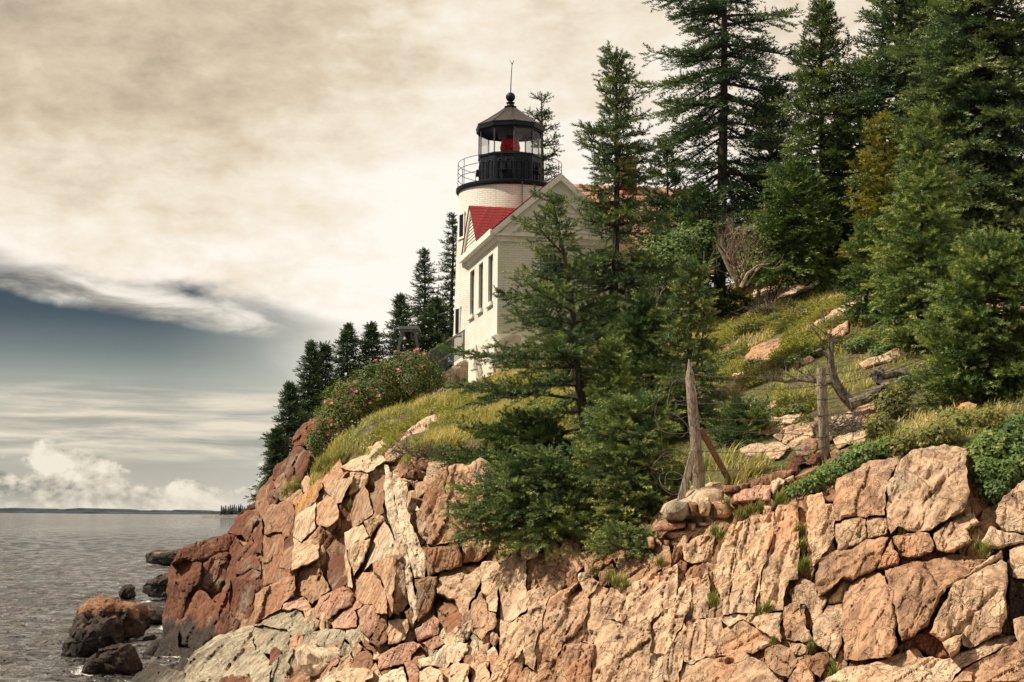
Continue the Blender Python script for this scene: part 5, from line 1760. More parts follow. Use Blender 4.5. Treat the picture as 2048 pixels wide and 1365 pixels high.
def sprigs(pos, d, up, sc, tint, tmpl):
    V0, T0 = tmpl
    d = d / np.linalg.norm(d, axis=1)[:, None]
    s = np.cross(d, up); s /= np.maximum(np.linalg.norm(s, axis=1), 1e-6)[:, None]
    u = np.cross(s, d)
    V = pos[:, None] + sc[:, None, None] * (V0[None, :, 0, None] * d[:, None] + V0[None, :, 1, None] * s[:, None] + V0[None, :, 2, None] * u[:, None])
    T = np.clip(tint[:, None] + T0[None], 0, 1)
    V = V.reshape(-1, 3)
    return V, np.arange(len(V)).reshape(-1, 3), T.ravel()


def spruce(label, px, d, py_top, R0, px_top=None, c0=0.08, n_br=120, sl=0.17, tmpl=SP_HI, mat=None, path=None, bias=(0, 0.0), prof=0.85, rag=0.45, droop=-14, upt=48, twf=0.48, tw=0.10, tint=0.30, tvar=0.20,
           seed=1, trunk=0.0, group='spruce trees on the headland', cat='spruce tree', name='spruce_tree', base_py=None, gaps=0.0, sub=0.0, flat=1.0, z_add=0.0, whorl=5, cones=0):
    rng = np.random.RandomState(seed)
    b = at(px, 800, d)
    bz = float(ground(b[0], b[1])) - 0.15 + z_add
    if base_py is not None:
        bz = float(at(px, base_py, d)[2])
    base = np.array((b[0], b[1], bz))
    if path is None:
        top = at(px_top or px, py_top, d)
        pts = [base + (top - base) * u + np.array((math.sin(u * 5 + seed), math.cos(u * 4 + seed), 0)) * 0.05 * (1 - u) * u * 4 for u in np.linspace(0, 1, 12)]
        pts = np.array(pts)
    else:
        pp = np.array([base] + [at(x, y, d) for x, y in path])
        uu = np.linspace(0, len(pp) - 1, 14)
        k = np.minimum(uu.astype(int), len(pp) - 2)
        pts = pp[k] + (pp[k + 1] - pp[k]) * (uu - k)[:, None]
    H = pts[-1, 2] - pts[0, 2]
    tr = trunk or (0.016 * H + 0.02)
    t = thing(name, label, cat, base, 0, group)
    tm = MB()
    m = len(pts)
    tm.tube(pts - base, [tr * (1 - 0.93 * i / (m - 1)) + 0.004 for i in range(m)], 7, cap=False)
    P, D, U, S, T = [], [], [], [], []
    arc = np.linspace(0, 1, m)

    def tp(u):
        return np.array([np.interp(u, arc, pts[:, i]) for i in range(3)])
    gap_c = rng.uniform(c0, 1, 3)
    nw = max(6, n_br // whorl)
    for i in range(nw * whorl):
        wi = i // whorl
        u = c0 + (0.985 - c0) * ((wi + 0.5 + rng.uniform(-0.28, 0.28)) / nw) ** 0.95
        tt = (u - c0) / (1 - c0)
        if gaps and np.any(np.abs(gap_c - u) < gaps * 0.5) and rng.rand() < 0.75:
            continue
        az = (i % whorl) * 2 * math.pi / whorl + wi * 1.9 + rng.uniform(-0.45, 0.45)
        Lr = R0 * (1 - tt) ** prof * min(1.0, 0.45 + 4.0 * tt) + 0.10
        Lr *= (1 - rag) + 1.6 * rag * rng.rand()
        Lr *= max(0.15, 1 + bias[1] * math.cos(az - bias[0]))
        e0 = R(droop + (upt - droop) * tt ** 1.4 + rng.uniform(-10, 10))
        ns = 9
        s = np.linspace(0, 1, ns)
        el = e0 + R(12 + 20 * rng.rand()) * (s - 0.4) - R(14) * np.sin(s * 3.1)
        azs = az + rng.uniform(-0.4, 0.4) * s
        stp = np.stack([np.cos(el) * np.cos(azs), flat * np.cos(el) * np.sin(azs), np.sin(el)], -1) * (Lr / (ns - 1))
        bp = tp(u) + np.vstack([np.zeros(3), np.cumsum(stp[:-1], 0)])
        tm.tube(bp[::2] - base, [max(0.004, tr * 0.30 * (1 - 0.85 * q) * min(1, Lr)) for q in s[::2]], 4, cap=False)
        bt = rng.normal(0, tvar * 0.45)
        # flat sprays of twigs to both sides
        K = max(5, int(Lr / tw))
        sj = np.linspace(0.12 + 0.16 * (1 - tt) * rng.rand(), 0.98, K) + rng.uniform(-0.02, 0.02, K)
        pj = np.stack([np.interp(sj, s, bp[:, c]) for c in range(3)], -1)
        tg = np.stack([np.interp(sj, s, stp[:, c]) for c in range(3)], -1)
        tg /= np.linalg.norm(tg, axis=1)[:, None]
        side = np.cross(tg, np.array((0, 0, 1.0)))
        side /= np.maximum(np.linalg.norm(side, axis=1), 1e-6)[:, None]
        sg = np.where(np.arange(K) % 2, 1, -1)[:, None] * 1.0
        a = R(50) + rng.uniform(-0.3, 0.3, (K, 1))
        dj = tg * np.cos(a) + side * sg * np.sin(a) + np.array((0, 0, 1.0)) * (rng.uniform(-0.30, 0.16, (K, 1)) - sub)
        dj /= np.linalg.norm(dj, axis=1)[:, None]
        lj = twf * Lr * (1.05 - sj) ** 0.65 * np.minimum(1, 0.55 + 1.6 * sj) * rng.uniform(0.55, 1.2, K) + 0.8 * sl * min(1.0, 0.35 + 1.5 * (1 - tt))
        M = max(2, int(math.ceil(lj.max() / (0.46 * sl))))
        f = (np.arange(M) + 0.2)[None] * 0.46 * sl
        ok = f < lj[:, None]
        pos = pj[:, None] + dj[:, None] * f[..., None]
        pos[..., 2] -= 0.22 * f * f / max(lj.max(), 0.1)
        fan = np.where((np.arange(M) % 3)[None, :, None] == 0, 0.0, np.where((np.arange(M) % 3)[None, :, None] == 1, 1.0, -1.0)) * 0.55
        cr_ = np.cross(dj, np.array((0, 0, 1.0)))
        dd = dj[:, None] + fan * cr_[:, None] + rng.normal(0, 0.20, (K, M, 3)) + np.array((0, 0, 0.10))
        tip = f / lj[:, None]
        shade = np.clip(tint + bt + 0.26 * (tip - 0.35) + 0.20 * (sj[:, None] - 0.4) + rng.normal(0, tvar * 0.5, (K, M)), 0.0, 1.0)  # paler new growth at tips; lit tips and shaded insides also put into tint
        P.append(pos[ok]); D.append(dd[ok]); T.append(shade[ok])
        # shoots along and above the branch itself
        kb = max(4, int(Lr / (0.33 * sl)))
        sm = rng.uniform(0.22, 1.0, kb)
        pm = np.stack([np.interp(sm, s, bp[:, c]) for c in range(3)], -1)
        rd = rng.normal(0, 0.8, (kb, 3)) + np.array((0, 0, 0.5))
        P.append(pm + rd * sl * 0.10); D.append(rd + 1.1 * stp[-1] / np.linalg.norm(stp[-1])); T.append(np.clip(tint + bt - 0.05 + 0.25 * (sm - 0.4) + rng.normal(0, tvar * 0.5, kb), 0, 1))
    # leader shoots
    nt_ = 7
    P.append(np.array([tp(0.90 + 0.1 * q / nt_) for q in range(nt_)])); D.append(np.array([(rng.normal(0, 0.25), rng.normal(0, 0.25), 1.0) for _ in range(nt_)])); T.append(np.full(nt_, min(1, tint + 0.25)))
    P, D, T = np.vstack(P), np.vstack(D), np.concatenate(T)
    U = np.tile(np.array((0.05, 0.03, 1.0)), (len(P), 1)) + rng.normal(0, 0.2, (len(P), 3))
    S = sl * rng.uniform(0.75, 1.3, len(P))
    V, F, A = sprigs(P, D, U, S, T, tmpl)
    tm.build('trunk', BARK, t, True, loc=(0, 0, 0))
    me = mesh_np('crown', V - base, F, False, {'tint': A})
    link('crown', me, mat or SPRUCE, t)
    if cones:                                              # brown cones hanging in the upper boughs
        top_ = np.nonzero(P[:, 2] > base[2] + 0.55 * H)[0]
        cc = P[rng.choice(top_, cones)] - base
        Vc, Fc = [], []
        for p in cc:
            k = len(Vc); l = rng.uniform(0.07, 0.12)
            Vc += [p, p + np.array((0.022, 0, -l * 0.45)), p + np.array((0, 0.022, -l * 0.45)), p + np.array((-0.022, 0, -l * 0.45)), p + np.array((0, -0.022, -l * 0.45)), p + np.array((0, 0, -l))]
            for q in range(4):
                Fc += [(k, k + 1 + q, k + 1 + (q + 1) % 4), (k + 5, k + 1 + (q + 1) % 4, k + 1 + q)]
        tag(link('cones', mesh_np('cones', np.array(Vc), np.array(Fc)), CONE, t), kind='stuff')
    return t


W_ = math.pi
# in front of the house
spruce('tall narrow ragged spruce with bare trunk gaps in front of the house', 1222, 30.5, 98, 1.12, px_top=1233, c0=0.10, n_br=195, sl=0.16, rag=0.72, prof=0.62, gaps=0.04, droop=-18, upt=40, tw=0.10, tint=0.33, seed=11, trunk=0.13, cones=160)
spruce('windswept spruce leaning towards the sea in front of the gable window', 1180, 27.0, 390, 1.62, path=[(1160, 780), (1150, 720), (1148, 660), (1143, 600), (1130, 520), (1115, 450), (1103, 388)], c0=0.02, n_br=68, sl=0.145, rag=0.55, prof=0.85, bias=(W_, 0.50), droop=6, upt=40, tint=0.36, twf=0.46, seed=12, trunk=0.10, tw=0.09, whorl=4)
spruce('dense low spruce mound spreading over the cliff edge', 1090, 24.0, 905, 1.15, c0=0.0, n_br=85, sl=0.14, rag=0.35, prof=0.45, bias=(W_, 0.30), droop=-6, upt=20, tint=0.40, seed=13, base_py=1060, flat=0.7, twf=0.5)
spruce('bushy low spruce beside the stone base of the pointed post', 1262, 23.8, 800, 1.05, c0=0.0, n_br=120, sl=0.14, rag=0.35, prof=0.42, droop=-12, upt=30, tint=0.46, seed=14, base_py=1075, flat=0.75, twf=0.5)
spruce('young spruce with pale yellow shoots in front of the tall narrow spruce', 1222, 26.0, 690, 0.42, c0=0.05, n_br=70, sl=0.14, mat=FIR, rag=0.4, prof=0.6, upt=60, tint=0.52, seed=15, base_py=905)
spruce('small bushy spruce standing directly behind the pointed fence post', 1378, 26.5, 522, 0.72, c0=0.05, n_br=100, sl=0.14, rag=0.5, prof=0.55, tint=0.44, seed=16, base_py=930, cones=90)
spruce('low dark spruce behind the wires between the two fence posts', 1490, 25.0, 815, 0.85, c0=0.0, n_br=65, sl=0.14, rag=0.4, prof=0.5, tint=0.40, seed=17, base_py=960, flat=0.7)
spruce('low sprawling spruce on the grass left of the leaning spruce foot', 1075, 27.5, 835, 1.25, c0=0.0, n_br=70, sl=0.16, rag=0.4, prof=0.5, bias=(W_, 0.45), droop=-4, upt=16, tint=0.30, seed=18, base_py=930, flat=0.6)
spruce('small dark spruce filling the gap under the tall narrow spruce', 1290, 29.5, 600, 0.85, c0=0.02, n_br=110, sl=0.15, rag=0.5, prof=0.5, tint=0.32, seed=19, base_py=860)
spruce('tiny seedling spruce rooted in the rock below the bushy spruces', 1250, 22.3, 1062, 0.45, c0=0.0, n_br=34, sl=0.12, rag=0.4, prof=0.4, droop=0, upt=20, tint=0.50, seed=20, base_py=1098, flat=0.5)
# the wood behind, on the right
G2 = 'tall trees of the wood'
spruce('huge irregular spruce with long level limbs and sky gaps', 1440, 44.0, -300, 2.5, px_top=1452, c0=0.12, n_br=150, sl=0.20, tmpl=SP_MID, rag=0.55, prof=0.45, gaps=0.06, droop=-14, upt=22, tint=0.36, seed=31, trunk=0.19, tw=0.13, group=G2, mat=SPRUCEB)
spruce('straight conical spruce with brown cone clusters near its top', 1645, 40.0, 0, 1.65, c0=0.05, n_br=165, sl=0.19, tmpl=SP_MID, rag=0.4, prof=0.7, droop=-14, upt=46, tint=0.38, cones=260, seed=32, tw=0.13, group=G2)
spruce('dark spruce left of the dense right-hand firs, top out of the picture', 1800, 39.0, -160, 1.75, px_top=1805, c0=0.05, n_br=185, sl=0.20, tmpl=SP_MID, rag=0.4, prof=0.55, tint=0.46, seed=33, tw=0.13, group=G2, mat=SPRUCEB)
spruce('massive dense dark spruce filling the upper right corner', 1985, 33.0, -420, 2.25, c0=0.03, n_br=290, sl=0.20, tmpl=SP_MID, rag=0.35, prof=0.5, droop=-22, upt=40, tint=0.54, seed=34, tw=0.12, group=G2, mat=SPRUCEB)  # right-hand trees' tints raised, painting in sunlit boughs
spruce('bright green fir with upright leader in front of the dense firs', 1845, 28.5, 218, 1.22, c0=0.10, n_br=165, sl=0.15, mat=FIR, rag=0.35, prof=0.85, droop=-10, upt=52, tint=0.52, seed=35, tw=0.10, group=G2, base_py=760)
spruce('low wide green fir overhanging the driftwood at the right edge', 1985, 24.6, 470, 1.38, c0=0.12, n_br=140, sl=0.15, mat=FIR, rag=0.4, prof=0.55, droop=-6, upt=30, tint=0.44, seed=36, tw=0.10, group=G2, base_py=850, flat=0.8)
spruce('dark spruce behind the tall narrow one beside the pink roof', 1335, 43.0, 300, 1.35, c0=0.05, n_br=85, sl=0.19, tmpl=SP_MID, rag=0.4, prof=0.6, tint=0.24, seed=37, tw=0.13, group=G2)
spruce('dark spruce between the irregular spruce and the conical one', 1545, 46.0, 170, 1.6, c0=0.05, n_br=115, sl=0.21, tmpl=SP_MID, rag=0.4, prof=0.6, tint=0.18, seed=38, tw=0.13, group=G2)
spruce('dark spruce behind the yellow larch', 1725, 44.0, 120, 1.55, c0=0.05, n_br=120, sl=0.21, tmpl=SP_MID, rag=0.4, prof=0.65, tint=0.20, seed=39, tw=0.13, group=G2)
spruce('dark spruce far back behind the bright green fir', 1880, 47.0, -120, 2.3, c0=0.05, n_br=170, sl=0.23, tmpl=SP_MID, rag=0.35, prof=0.6, tint=0.18, seed=40, tw=0.13, group=G2)
spruce('yellow-green larch in front of the dark spruces', 1768, 36.0, 235, 0.80, c0=0.15, n_br=80, sl=0.18, tmpl=SP_MID, mat=LARCH, rag=0.55, prof=0.5, tint=0.42, tvar=0.35, seed=41, tw=0.26, group=G2, cat='larch tree', name='larch_tree')
spruce('small green spruce under the conical one beside the bare shrub', 1590, 37.5, 330, 1.15, c0=0.03, n_br=80, sl=0.18, tmpl=SP_MID, mat=FIR, rag=0.45, prof=0.55, tint=0.34, seed=42, tw=0.13, group=G2, base_py=545)
spruce('low green spruce above the pale boulder on the slope', 1735, 31.5, 455, 0.62, c0=0.02, n_br=65, sl=0.16, tmpl=SP_MID, mat=FIR, rag=0.4, prof=0.5, tint=0.34, seed=43, tw=0.17, group=G2, base_py=640)
spruce('small dark spruce below the irregular spruce left of the bare shrub', 1400, 40.0, 385, 1.25, c0=0.02, n_br=75, sl=0.19, tmpl=SP_MID, rag=0.5, prof=0.5, tint=0.22, seed=44, tw=0.13, group=G2, base_py=610)
spruce('thin dark tree showing between the lantern and the gable', 1097, 67.0, 186, 0.95, px_top=1083, c0=0.05, n_br=95, sl=0.26, tmpl=SP_MID, rag=0.65, prof=0.35, gaps=0.06, droop=-4, upt=40, tint=0.20, seed=45, tw=0.26, group=G2)
# row on the seaward side, behind the headland
G3 = 'dark spruces behind the headland'
for i, (lab, px, d, py, r, bpy_) in enumerate([
    ('tallest dark spruce beside the tower on the seaward side', 903, 62.0, 428, 1.0, 720),
    ('crooked dark spruce with open top standing left of the tower spruce', 846, 60.0, 500, 0.9, 735),
    ('dark spruce just behind the bell trestle', 800, 58.0, 592, 0.95, 745),
    ('pointed dark spruce next after the bell trestle towards the sea', 742, 57.5, 650, 0.85, 770),
    ('pointed dark spruce in the middle of the seaward row', 695, 57.0, 652, 0.85, 800),
    ('short dark spruce between the flat-topped one and the row middle', 646, 55.5, 692, 0.75, 830),
    ('flat-topped leaning dark spruce in the seaward row', 615, 54.5, 687, 0.75, 870),
    ('second last dark spruce at the seaward end', 577, 52.5, 768, 0.80, 930),
    ('last and lowest dark spruce at the seaward end over the rock', 553, 50.5, 860, 0.62, 1000),
    ('broad dark spruce filling in behind the netted railing', 872, 58.5, 600, 1.25, 740),
    ('low dark spruce filling in behind the rose bush', 660, 54.0, 780, 0.95, 880),
]):
    spruce(lab, px, d, py, r * (1.05 if i < 9 else 1.2), c0=0.03, n_br=125, sl=0.15, tmpl=SP_MID, rag=0.6, prof=1.0, droop=-14, upt=44, tint=0.14, tvar=0.16, seed=60 + i, tw=0.13, group=G3, base_py=bpy_, px_top=px + (8 if i == 6 else 2))

# trees on the little island far out
isl = np.array(at(468, 1034, 1250.0))
V, F = [], []
n = 60
for i in range(n):
    u = i / (n - 1)
    x = -26 + 80 * u
    h = 2.2 * math.sin(math.pi * min(1, u * 1.1 + 0.02)) ** 0.5 + 0.4 * math.sin(i * 1.7)
    V += [(isl[0] + x, isl[1] - 6, -1), (isl[0] + x, isl[1], max(0.1, h)), (isl[0] + x, isl[1] + 40, max(0.1, h)), (isl[0] + x, isl[1] + 60, -1)]
for i in range(n - 1):
    for k in range(3):
        F.append((i * 4 + k, i * 4 + 4 + k, i * 4 + 5 + k, i * 4 + 1 + k))
o = link('island', mesh_np('island', np.array(V), np.array(F)), FARROCK)
tag(o, kind='structure')
rng = np.random.RandomState(2)
tips = [443, 447, 451, 456, 460, 464, 468, 472, 477, 481, 485, 489, 494, 499, 505]
for i, px in enumerate(tips):
    h = rng.uniform(8.0, 11.5)
    b = at(px, 1030, 1262.0 + rng.uniform(-6, 10)); b = np.array((b[0], b[1], 0.6))
    m = MB()
    m.tube([(0, 0, 0), (0, 0, h)], [0.25, 0.03], 5)
    for j in range(11):
        u = 0.12 + 0.86 * j / 11
        r = (1 - u) ** 0.8 * 2.1 * rng.uniform(0.65, 1.2) + 0.15
        m.lathe([(r, h * u), (r * 0.35, h * u + 0.10 * h)], 9, rng.uniform(0, 6), cap=False)
    o = m.build('island_spruce', FARWOOD, None, loc=(0, 0, 0))
    o.location = tuple(b)
    tag(o, 'dark spruce on the small wooded island on the horizon', 'spruce tree', 'spruces on the small far island')


# ------------------------------------------------------------------ leafy shrubs
def leaves(pos, nrm, size, tint, rng):
    """Pointed oval leaves folded along the rib: four triangles each."""
    n = len(pos)
    a = rng.normal(0, 1, (n, 3)); a = np.cross(nrm, a); a /= np.maximum(np.linalg.norm(a, axis=1), 1e-6)[:, None]
    b = np.cross(nrm, a)
    s = (size * rng.uniform(0.7, 1.3, n))[:, None]
    v0 = pos
    v1 = pos + (a * 0.5 + b * 0.30) * s + nrm * 0.08 * s
    v2 = pos + a * s
    v3 = pos + (a * 0.5 - b * 0.30) * s + nrm * 0.08 * s
    V = np.stack([v0, v1, v2, v3], 1).reshape(-1, 3)
    k = np.arange(n)[:, None] * 4
    F = np.concatenate([k + np.array((0, 1, 2)), k + np.array((0, 2, 3))], 0)
    return V, F, np.repeat(np.clip(tint, 0, 1), 4)


def shrub(name, label, cat, blobs, n, leaf, mat, seed, group=None, blossoms=0, tint=0.42, stem_mat=None, snap=True):
    """blobs: (photo x, photo y, depth, half width px, half height px, half depth m) ellipsoids the foliage fills."""
    rng = np.random.RandomState(seed)
    bl = []
    for px, py, d, rx, ry, rd in blobs:
        if snap:
            g_ = hit([px], [py + 0.5 * ry])[0]
            d = d if np.isnan(g_) else g_ - 0.1
        bl.append((np.array(at(px, py, d)), np.array((rx * d / FPX, rd, ry * d / FPX))))
    area = np.array([b[1][0] * b[1][2] for b in bl]); area /= area.sum()
    c0 = bl[0][0]
    zb = min(float(ground(b[0][0], b[0][1])) for b in bl)
    base = np.array((c0[0], c0[1], zb))
    t = thing(name, label, cat, base, 0, group)
    P, N, T = [], [], []
    for (c, r), a in zip(bl, area):
        k = int(n * a)
        v = rng.normal(0, 1, (k, 3)); v /= np.linalg.norm(v, axis=1)[:, None]
        lump_ = 1 + 0.36 * fbm(v * 2.6 + seed, seed, 3)
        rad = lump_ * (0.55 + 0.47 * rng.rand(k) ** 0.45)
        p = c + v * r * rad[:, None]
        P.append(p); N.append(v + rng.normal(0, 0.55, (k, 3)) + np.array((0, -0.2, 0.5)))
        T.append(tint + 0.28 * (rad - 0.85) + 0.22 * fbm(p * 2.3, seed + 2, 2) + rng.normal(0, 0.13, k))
    P, N, T = np.vstack(P), np.vstack(N), np.concatenate(T)
    keep = P[:, 2] > ground(P[:, 0], P[:, 1]) - 0.05
    P, N, T = P[keep], N[keep], T[keep]
    N /= np.linalg.norm(N, axis=1)[:, None]
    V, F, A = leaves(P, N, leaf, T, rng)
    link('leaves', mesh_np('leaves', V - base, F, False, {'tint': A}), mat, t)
    sm = MB()
    for c, r in bl:
        for _ in range(7):
            g = np.array((c[0] + rng.normal(0, 0.25) * r[0], c[1], 0)); g[2] = float(ground(g[0], g[1])) - 0.05
            e = c + rng.normal(0, 0.45, 3) * r
            mid_ = (g + e) / 2 + rng.normal(0, 0.06, 3)
            sm.tube([g - base, mid_ - base, e - base], [0.016, 0.011, 0.005], 4, cap=False)
    tag(sm.build('stems', stem_mat or BARK, t, loc=(0, 0, 0)), kind='stuff')
    if blossoms:
        idx_ = rng.choice(len(P), blossoms * 16, replace=False)
        front = [i for i in idx_ if N[i, 1] < 0.25 and T[i] > tint - 0.02 and fbm(P[i][None] * 2.2, 91, 2)[0] > -0.05][:blossoms]
        Vb, Fb, Ab = [], [], []
        for i in front:
            c = P[i] + np.array((0, -0.05, 0.03)); nn = N[i]
            a = np.cross(nn, (0.3, 0.2, 0.9)); a /= np.linalg.norm(a); b = np.cross(nn, a)
            r = rng.uniform(0.045, 0.08); sh = rng.uniform(0.1, 0.95)
            k0 = len(Vb)
            Vb.append(c - nn * 0.01); Ab.append(min(1, sh + 0.3))
            for q in range(10):
                ang = q * 0.6283
                rr = r * (1.0 if q % 2 == 0 else 0.72)
                Vb.append(c + (a * math.cos(ang) + b * math.sin(ang)) * rr + nn * 0.03); Ab.append(sh)
            for q in range(10):
                Fb.append((k0, k0 + 1 + q, k0 + 1 + (q + 1) % 10))
        o = link('blossoms', mesh_np('blossoms', np.array(Vb) - base, np.array(Fb), False, {'tint': np.array(Ab)}), ROSE, t)
        tag(o, kind='stuff')
    return t


shrub('rose_bush', 'large rose bush with many pink flowers below the bell trestle', 'rose bush',
      [(815, 772, 46.2, 68, 64, 0.7), (755, 790, 45.6, 68, 64, 0.7), (700, 825, 45.0, 66, 60, 0.7), (668, 860, 44.6, 46, 52, 0.6), (850, 755, 46.8, 36, 48, 0.5), (640, 885, 45.0, 28, 32, 0.4)],
      34000, 0.068, ROSELEAF, 3, blossoms=150, tint=0.40)
GS_ = 'leafy shrubs over the foreground rocks'
shrub('bayberry_shrub', 'leafy green shrub draped over the rock at the right edge', 'shrub', [(1985, 900, 21.0, 40, 34, 0.4), (1970, 945, 20.4, 26, 30, 0.3), (1990, 985, 20.2, 26, 22, 0.25), (2035, 925, 20.6, 30, 34, 0.35), (2040, 870, 21.5, 45, 36, 0.4), (2010, 950, 20.4, 22, 30, 0.25), (1955, 905, 20.8, 18, 22, 0.2)], 7500, 0.066, LEAF, 21, GS_, tint=0.36)
shrub('bayberry_shrub', 'leafy green shrub on top of the biggest foreground boulder', 'shrub', [(1880, 868, 22.0, 40, 22, 0.4), (1835, 878, 22.0, 34, 18, 0.4), (1930, 850, 22.6, 38, 26, 0.4), (1900, 838, 22.6, 26, 18, 0.3), (1975, 840, 22.6, 34, 24, 0.35), (1800, 890, 21.8, 26, 16, 0.3)], 6500, 0.060, OLIVE, 22, GS_, tint=0.62)
shrub('bayberry_shrub', 'leafy green shrub beside the foot of the flat-topped post', 'shrub', [(1735, 905, 21.6, 30, 20, 0.3), (1700, 925, 21.4, 28, 20, 0.3), (1665, 948, 21.3, 30, 18, 0.3), (1625, 968, 21.2, 26, 16, 0.25), (1590, 985, 21.2, 20, 12, 0.2), (1770, 895, 21.6, 20, 16, 0.25)], 5000, 0.054, LEAF, 23, GS_, tint=0.52)
shrub('willow_shrub', 'wispy pale green shrub growing beside the driftwood', 'shrub', [(1785, 810, 23.6, 34, 44, 0.3), (1760, 860, 23.2, 28, 34, 0.3), (1800, 780, 23.8, 26, 22, 0.2)], 3200, 0.060, OLIVE, 24, tint=0.55)
GJ = 'low scrub on the grassy slope'
for i, (lab, bl) in enumerate([
    ('low olive scrub in the middle of the grassy slope', [(1470, 712, 33, 34, 15, 0.5), (1510, 730, 33, 26, 13, 0.4), (1440, 735, 33, 24, 13, 0.4)]),
    ('low olive scrub between the reddish boulder and the dead tree', [(1590, 725, 31, 30, 14, 0.4), (1625, 705, 31, 26, 13, 0.4)]),
    ('low scrub directly below the flat pale boulder high on the slope', [(1500, 655, 36, 36, 13, 0.5), (1560, 640, 36, 30, 12, 0.4), (1600, 625, 35, 24, 10, 0.4)]),
    ('low scrub right of the dead tree top', [(1725, 690, 28, 34, 16, 0.4), (1765, 705, 28, 24, 13, 0.3)]),
    ('small scrub patch behind the wires left of the flat-topped post', [(1585, 825, 26, 26, 15, 0.3), (1610, 845, 25.5, 20, 12, 0.3)]),
]):
    shrub('low_scrub', lab, 'scrub', bl, 2600, 0.055, OLIVE if i % 2 == 0 else LEAF, 130 + i, GJ, tint=0.45)
GB = 'broadleaf bushes at the edge of the wood'
shrub('broadleaf_bush', 'light green bush under the small spruce left of the bare shrub', 'bush', [(1350, 510, 39.0, 60, 50, 0.7), (1400, 490, 39.5, 50, 50, 0.7)], 6000, 0.085, LEAF, 25, GB, tint=0.34)
shrub('broadleaf_bush', 'olive bush growing right behind the bare shrub', 'bush', [(1545, 470, 38.5, 65, 60, 0.7), (1610, 510, 38.0, 60, 45, 0.7), (1510, 520, 38.6, 45, 40, 0.6)], 8000, 0.085, OLIVE, 26, GB, tint=0.26)
shrub('broadleaf_bush', 'bright green bush beside the pale boulder on the slope', 'bush', [(1695, 545, 32.5, 45, 38, 0.5), (1665, 570, 32.6, 28, 24, 0.4)], 4500, 0.075, LEAF, 27, GB, tint=0.50)
shrub('broadleaf_bush', 'dark bush in the shade below the conical spruce', 'bush', [(1640, 490, 40.0, 70, 55, 0.7), (1720, 500, 38.0, 55, 45, 0.6)], 7000, 0.085, LEAF, 28, GB, tint=0.18)
shrub('broadleaf_bush', 'reddish olive bush at the right edge above the pale boulders', 'bush', [(2030, 540, 33.0, 40, 35, 0.5)], 2600, 0.075, OLIVE, 29, GB, tint=0.30)

# ------------------------------------------------------------------ grass and ground cover
MEADOW = [
    [(600, 985), (625, 930), (650, 890), (720, 850), (850, 800), (880, 742), (925, 742), (930, 780), (1000, 745), (1100, 735), (1300, 690), (1330, 780), (1200, 880), (1060, 935), (985, 925), (900, 940), (830, 930), (770, 925), (700, 905), (660, 955)],
    [(1280, 690), (1400, 620), (1500, 540), (1600, 560), (1700, 600), (1800, 650), (1830, 720), (1760, 770), (1650, 800), (1600, 860), (1560, 880), (1440, 780), (1380, 720)],
    [(1560, 1005), (1640, 960), (1740, 915), (1850, 880), (1960, 880), (2050, 860), (2050, 800), (1900, 800), (1760, 860), (1660, 920)],
    [(2050, 900), (3000, 880), (3000, 500), (2050, 560)],
    [(1330, 1010), (1480, 990), (1560, 1000), (1650, 930), (1660, 900), (1540, 900), (1330, 940)],
]
rng = np.random.RandomState(77)


def scatter(n, polys, y0=20.0, y1=52.0, x0=-10.0, x1=12.0, rng=rng):
    x = rng.uniform(x0, x1, n); y = rng.uniform(y0, y1, n)
    z = ground(x, y)
    px, py, dd = proj(np.stack([x, y, z], -1))
    ok = np.zeros(n, bool)
    for p in polys:
        ok |= pip(px, py, np.array(p, float))
    return np.stack([x, y, z], -1)[ok]


def blades(P, h, lean, tint, w, rng):
    n = len(P)
    az = rng.uniform(0, 2 * np.pi, n)
    d = np.stack([np.cos(az), np.sin(az), np.zeros(n)], -1)
    s = np.stack([-np.sin(az), np.cos(az), np.zeros(n)], -1)
    fa = rng.uniform(0, 2 * np.pi, n)
    s = np.stack([np.cos(fa), np.sin(fa), np.zeros(n)], -1)
    up = np.array((0, 0, 1.0))
    wind = 0.12 * np.stack([1 + fbm(P * 0.9, 51, 2), fbm(P * 0.9, 53, 2), np.zeros(n)], -1)
    h = h[:, None]; lean = lean[:, None]
    b = P - up * 0.03
    m = P + up * h * 0.55 + (d * lean * 0.35 + wind) * h
    t = P + up * h * (1 - 0.25 * lean) + (d * lean + wind * 2.2) * h
    V = np.stack([b - s * w[:, None], b + s * w[:, None], m + s * w[:, None] * 0.7, m - s * w[:, None] * 0.7, t], 1).reshape(-1, 3)
    k = np.arange(n)[:, None] * 5
    F = np.concatenate([k + np.array((0, 1, 2)), k + np.array((0, 2, 3)), k + np.array((3, 2, 4))], 0)
    A = np.stack([tint - 0.12, tint - 0.12, tint, tint, tint + 0.10], 1).ravel()
    return V, F, np.clip(A, 0, 1)


def off_rock(Pw):
    px, py, _ = proj(Pw)
    ok = np.ones(len(Pw), bool)
    for poly in COVER:
        a, b = poly.min(0), poly.max(0)
        i = np.nonzero((px > a[0]) & (px < b[0]) & (py > a[1]) & (py < b[1] + 6))[0]
        if len(i):
            ok[i[pip(px[i], py[i] - 4, poly)]] = False
    return ok


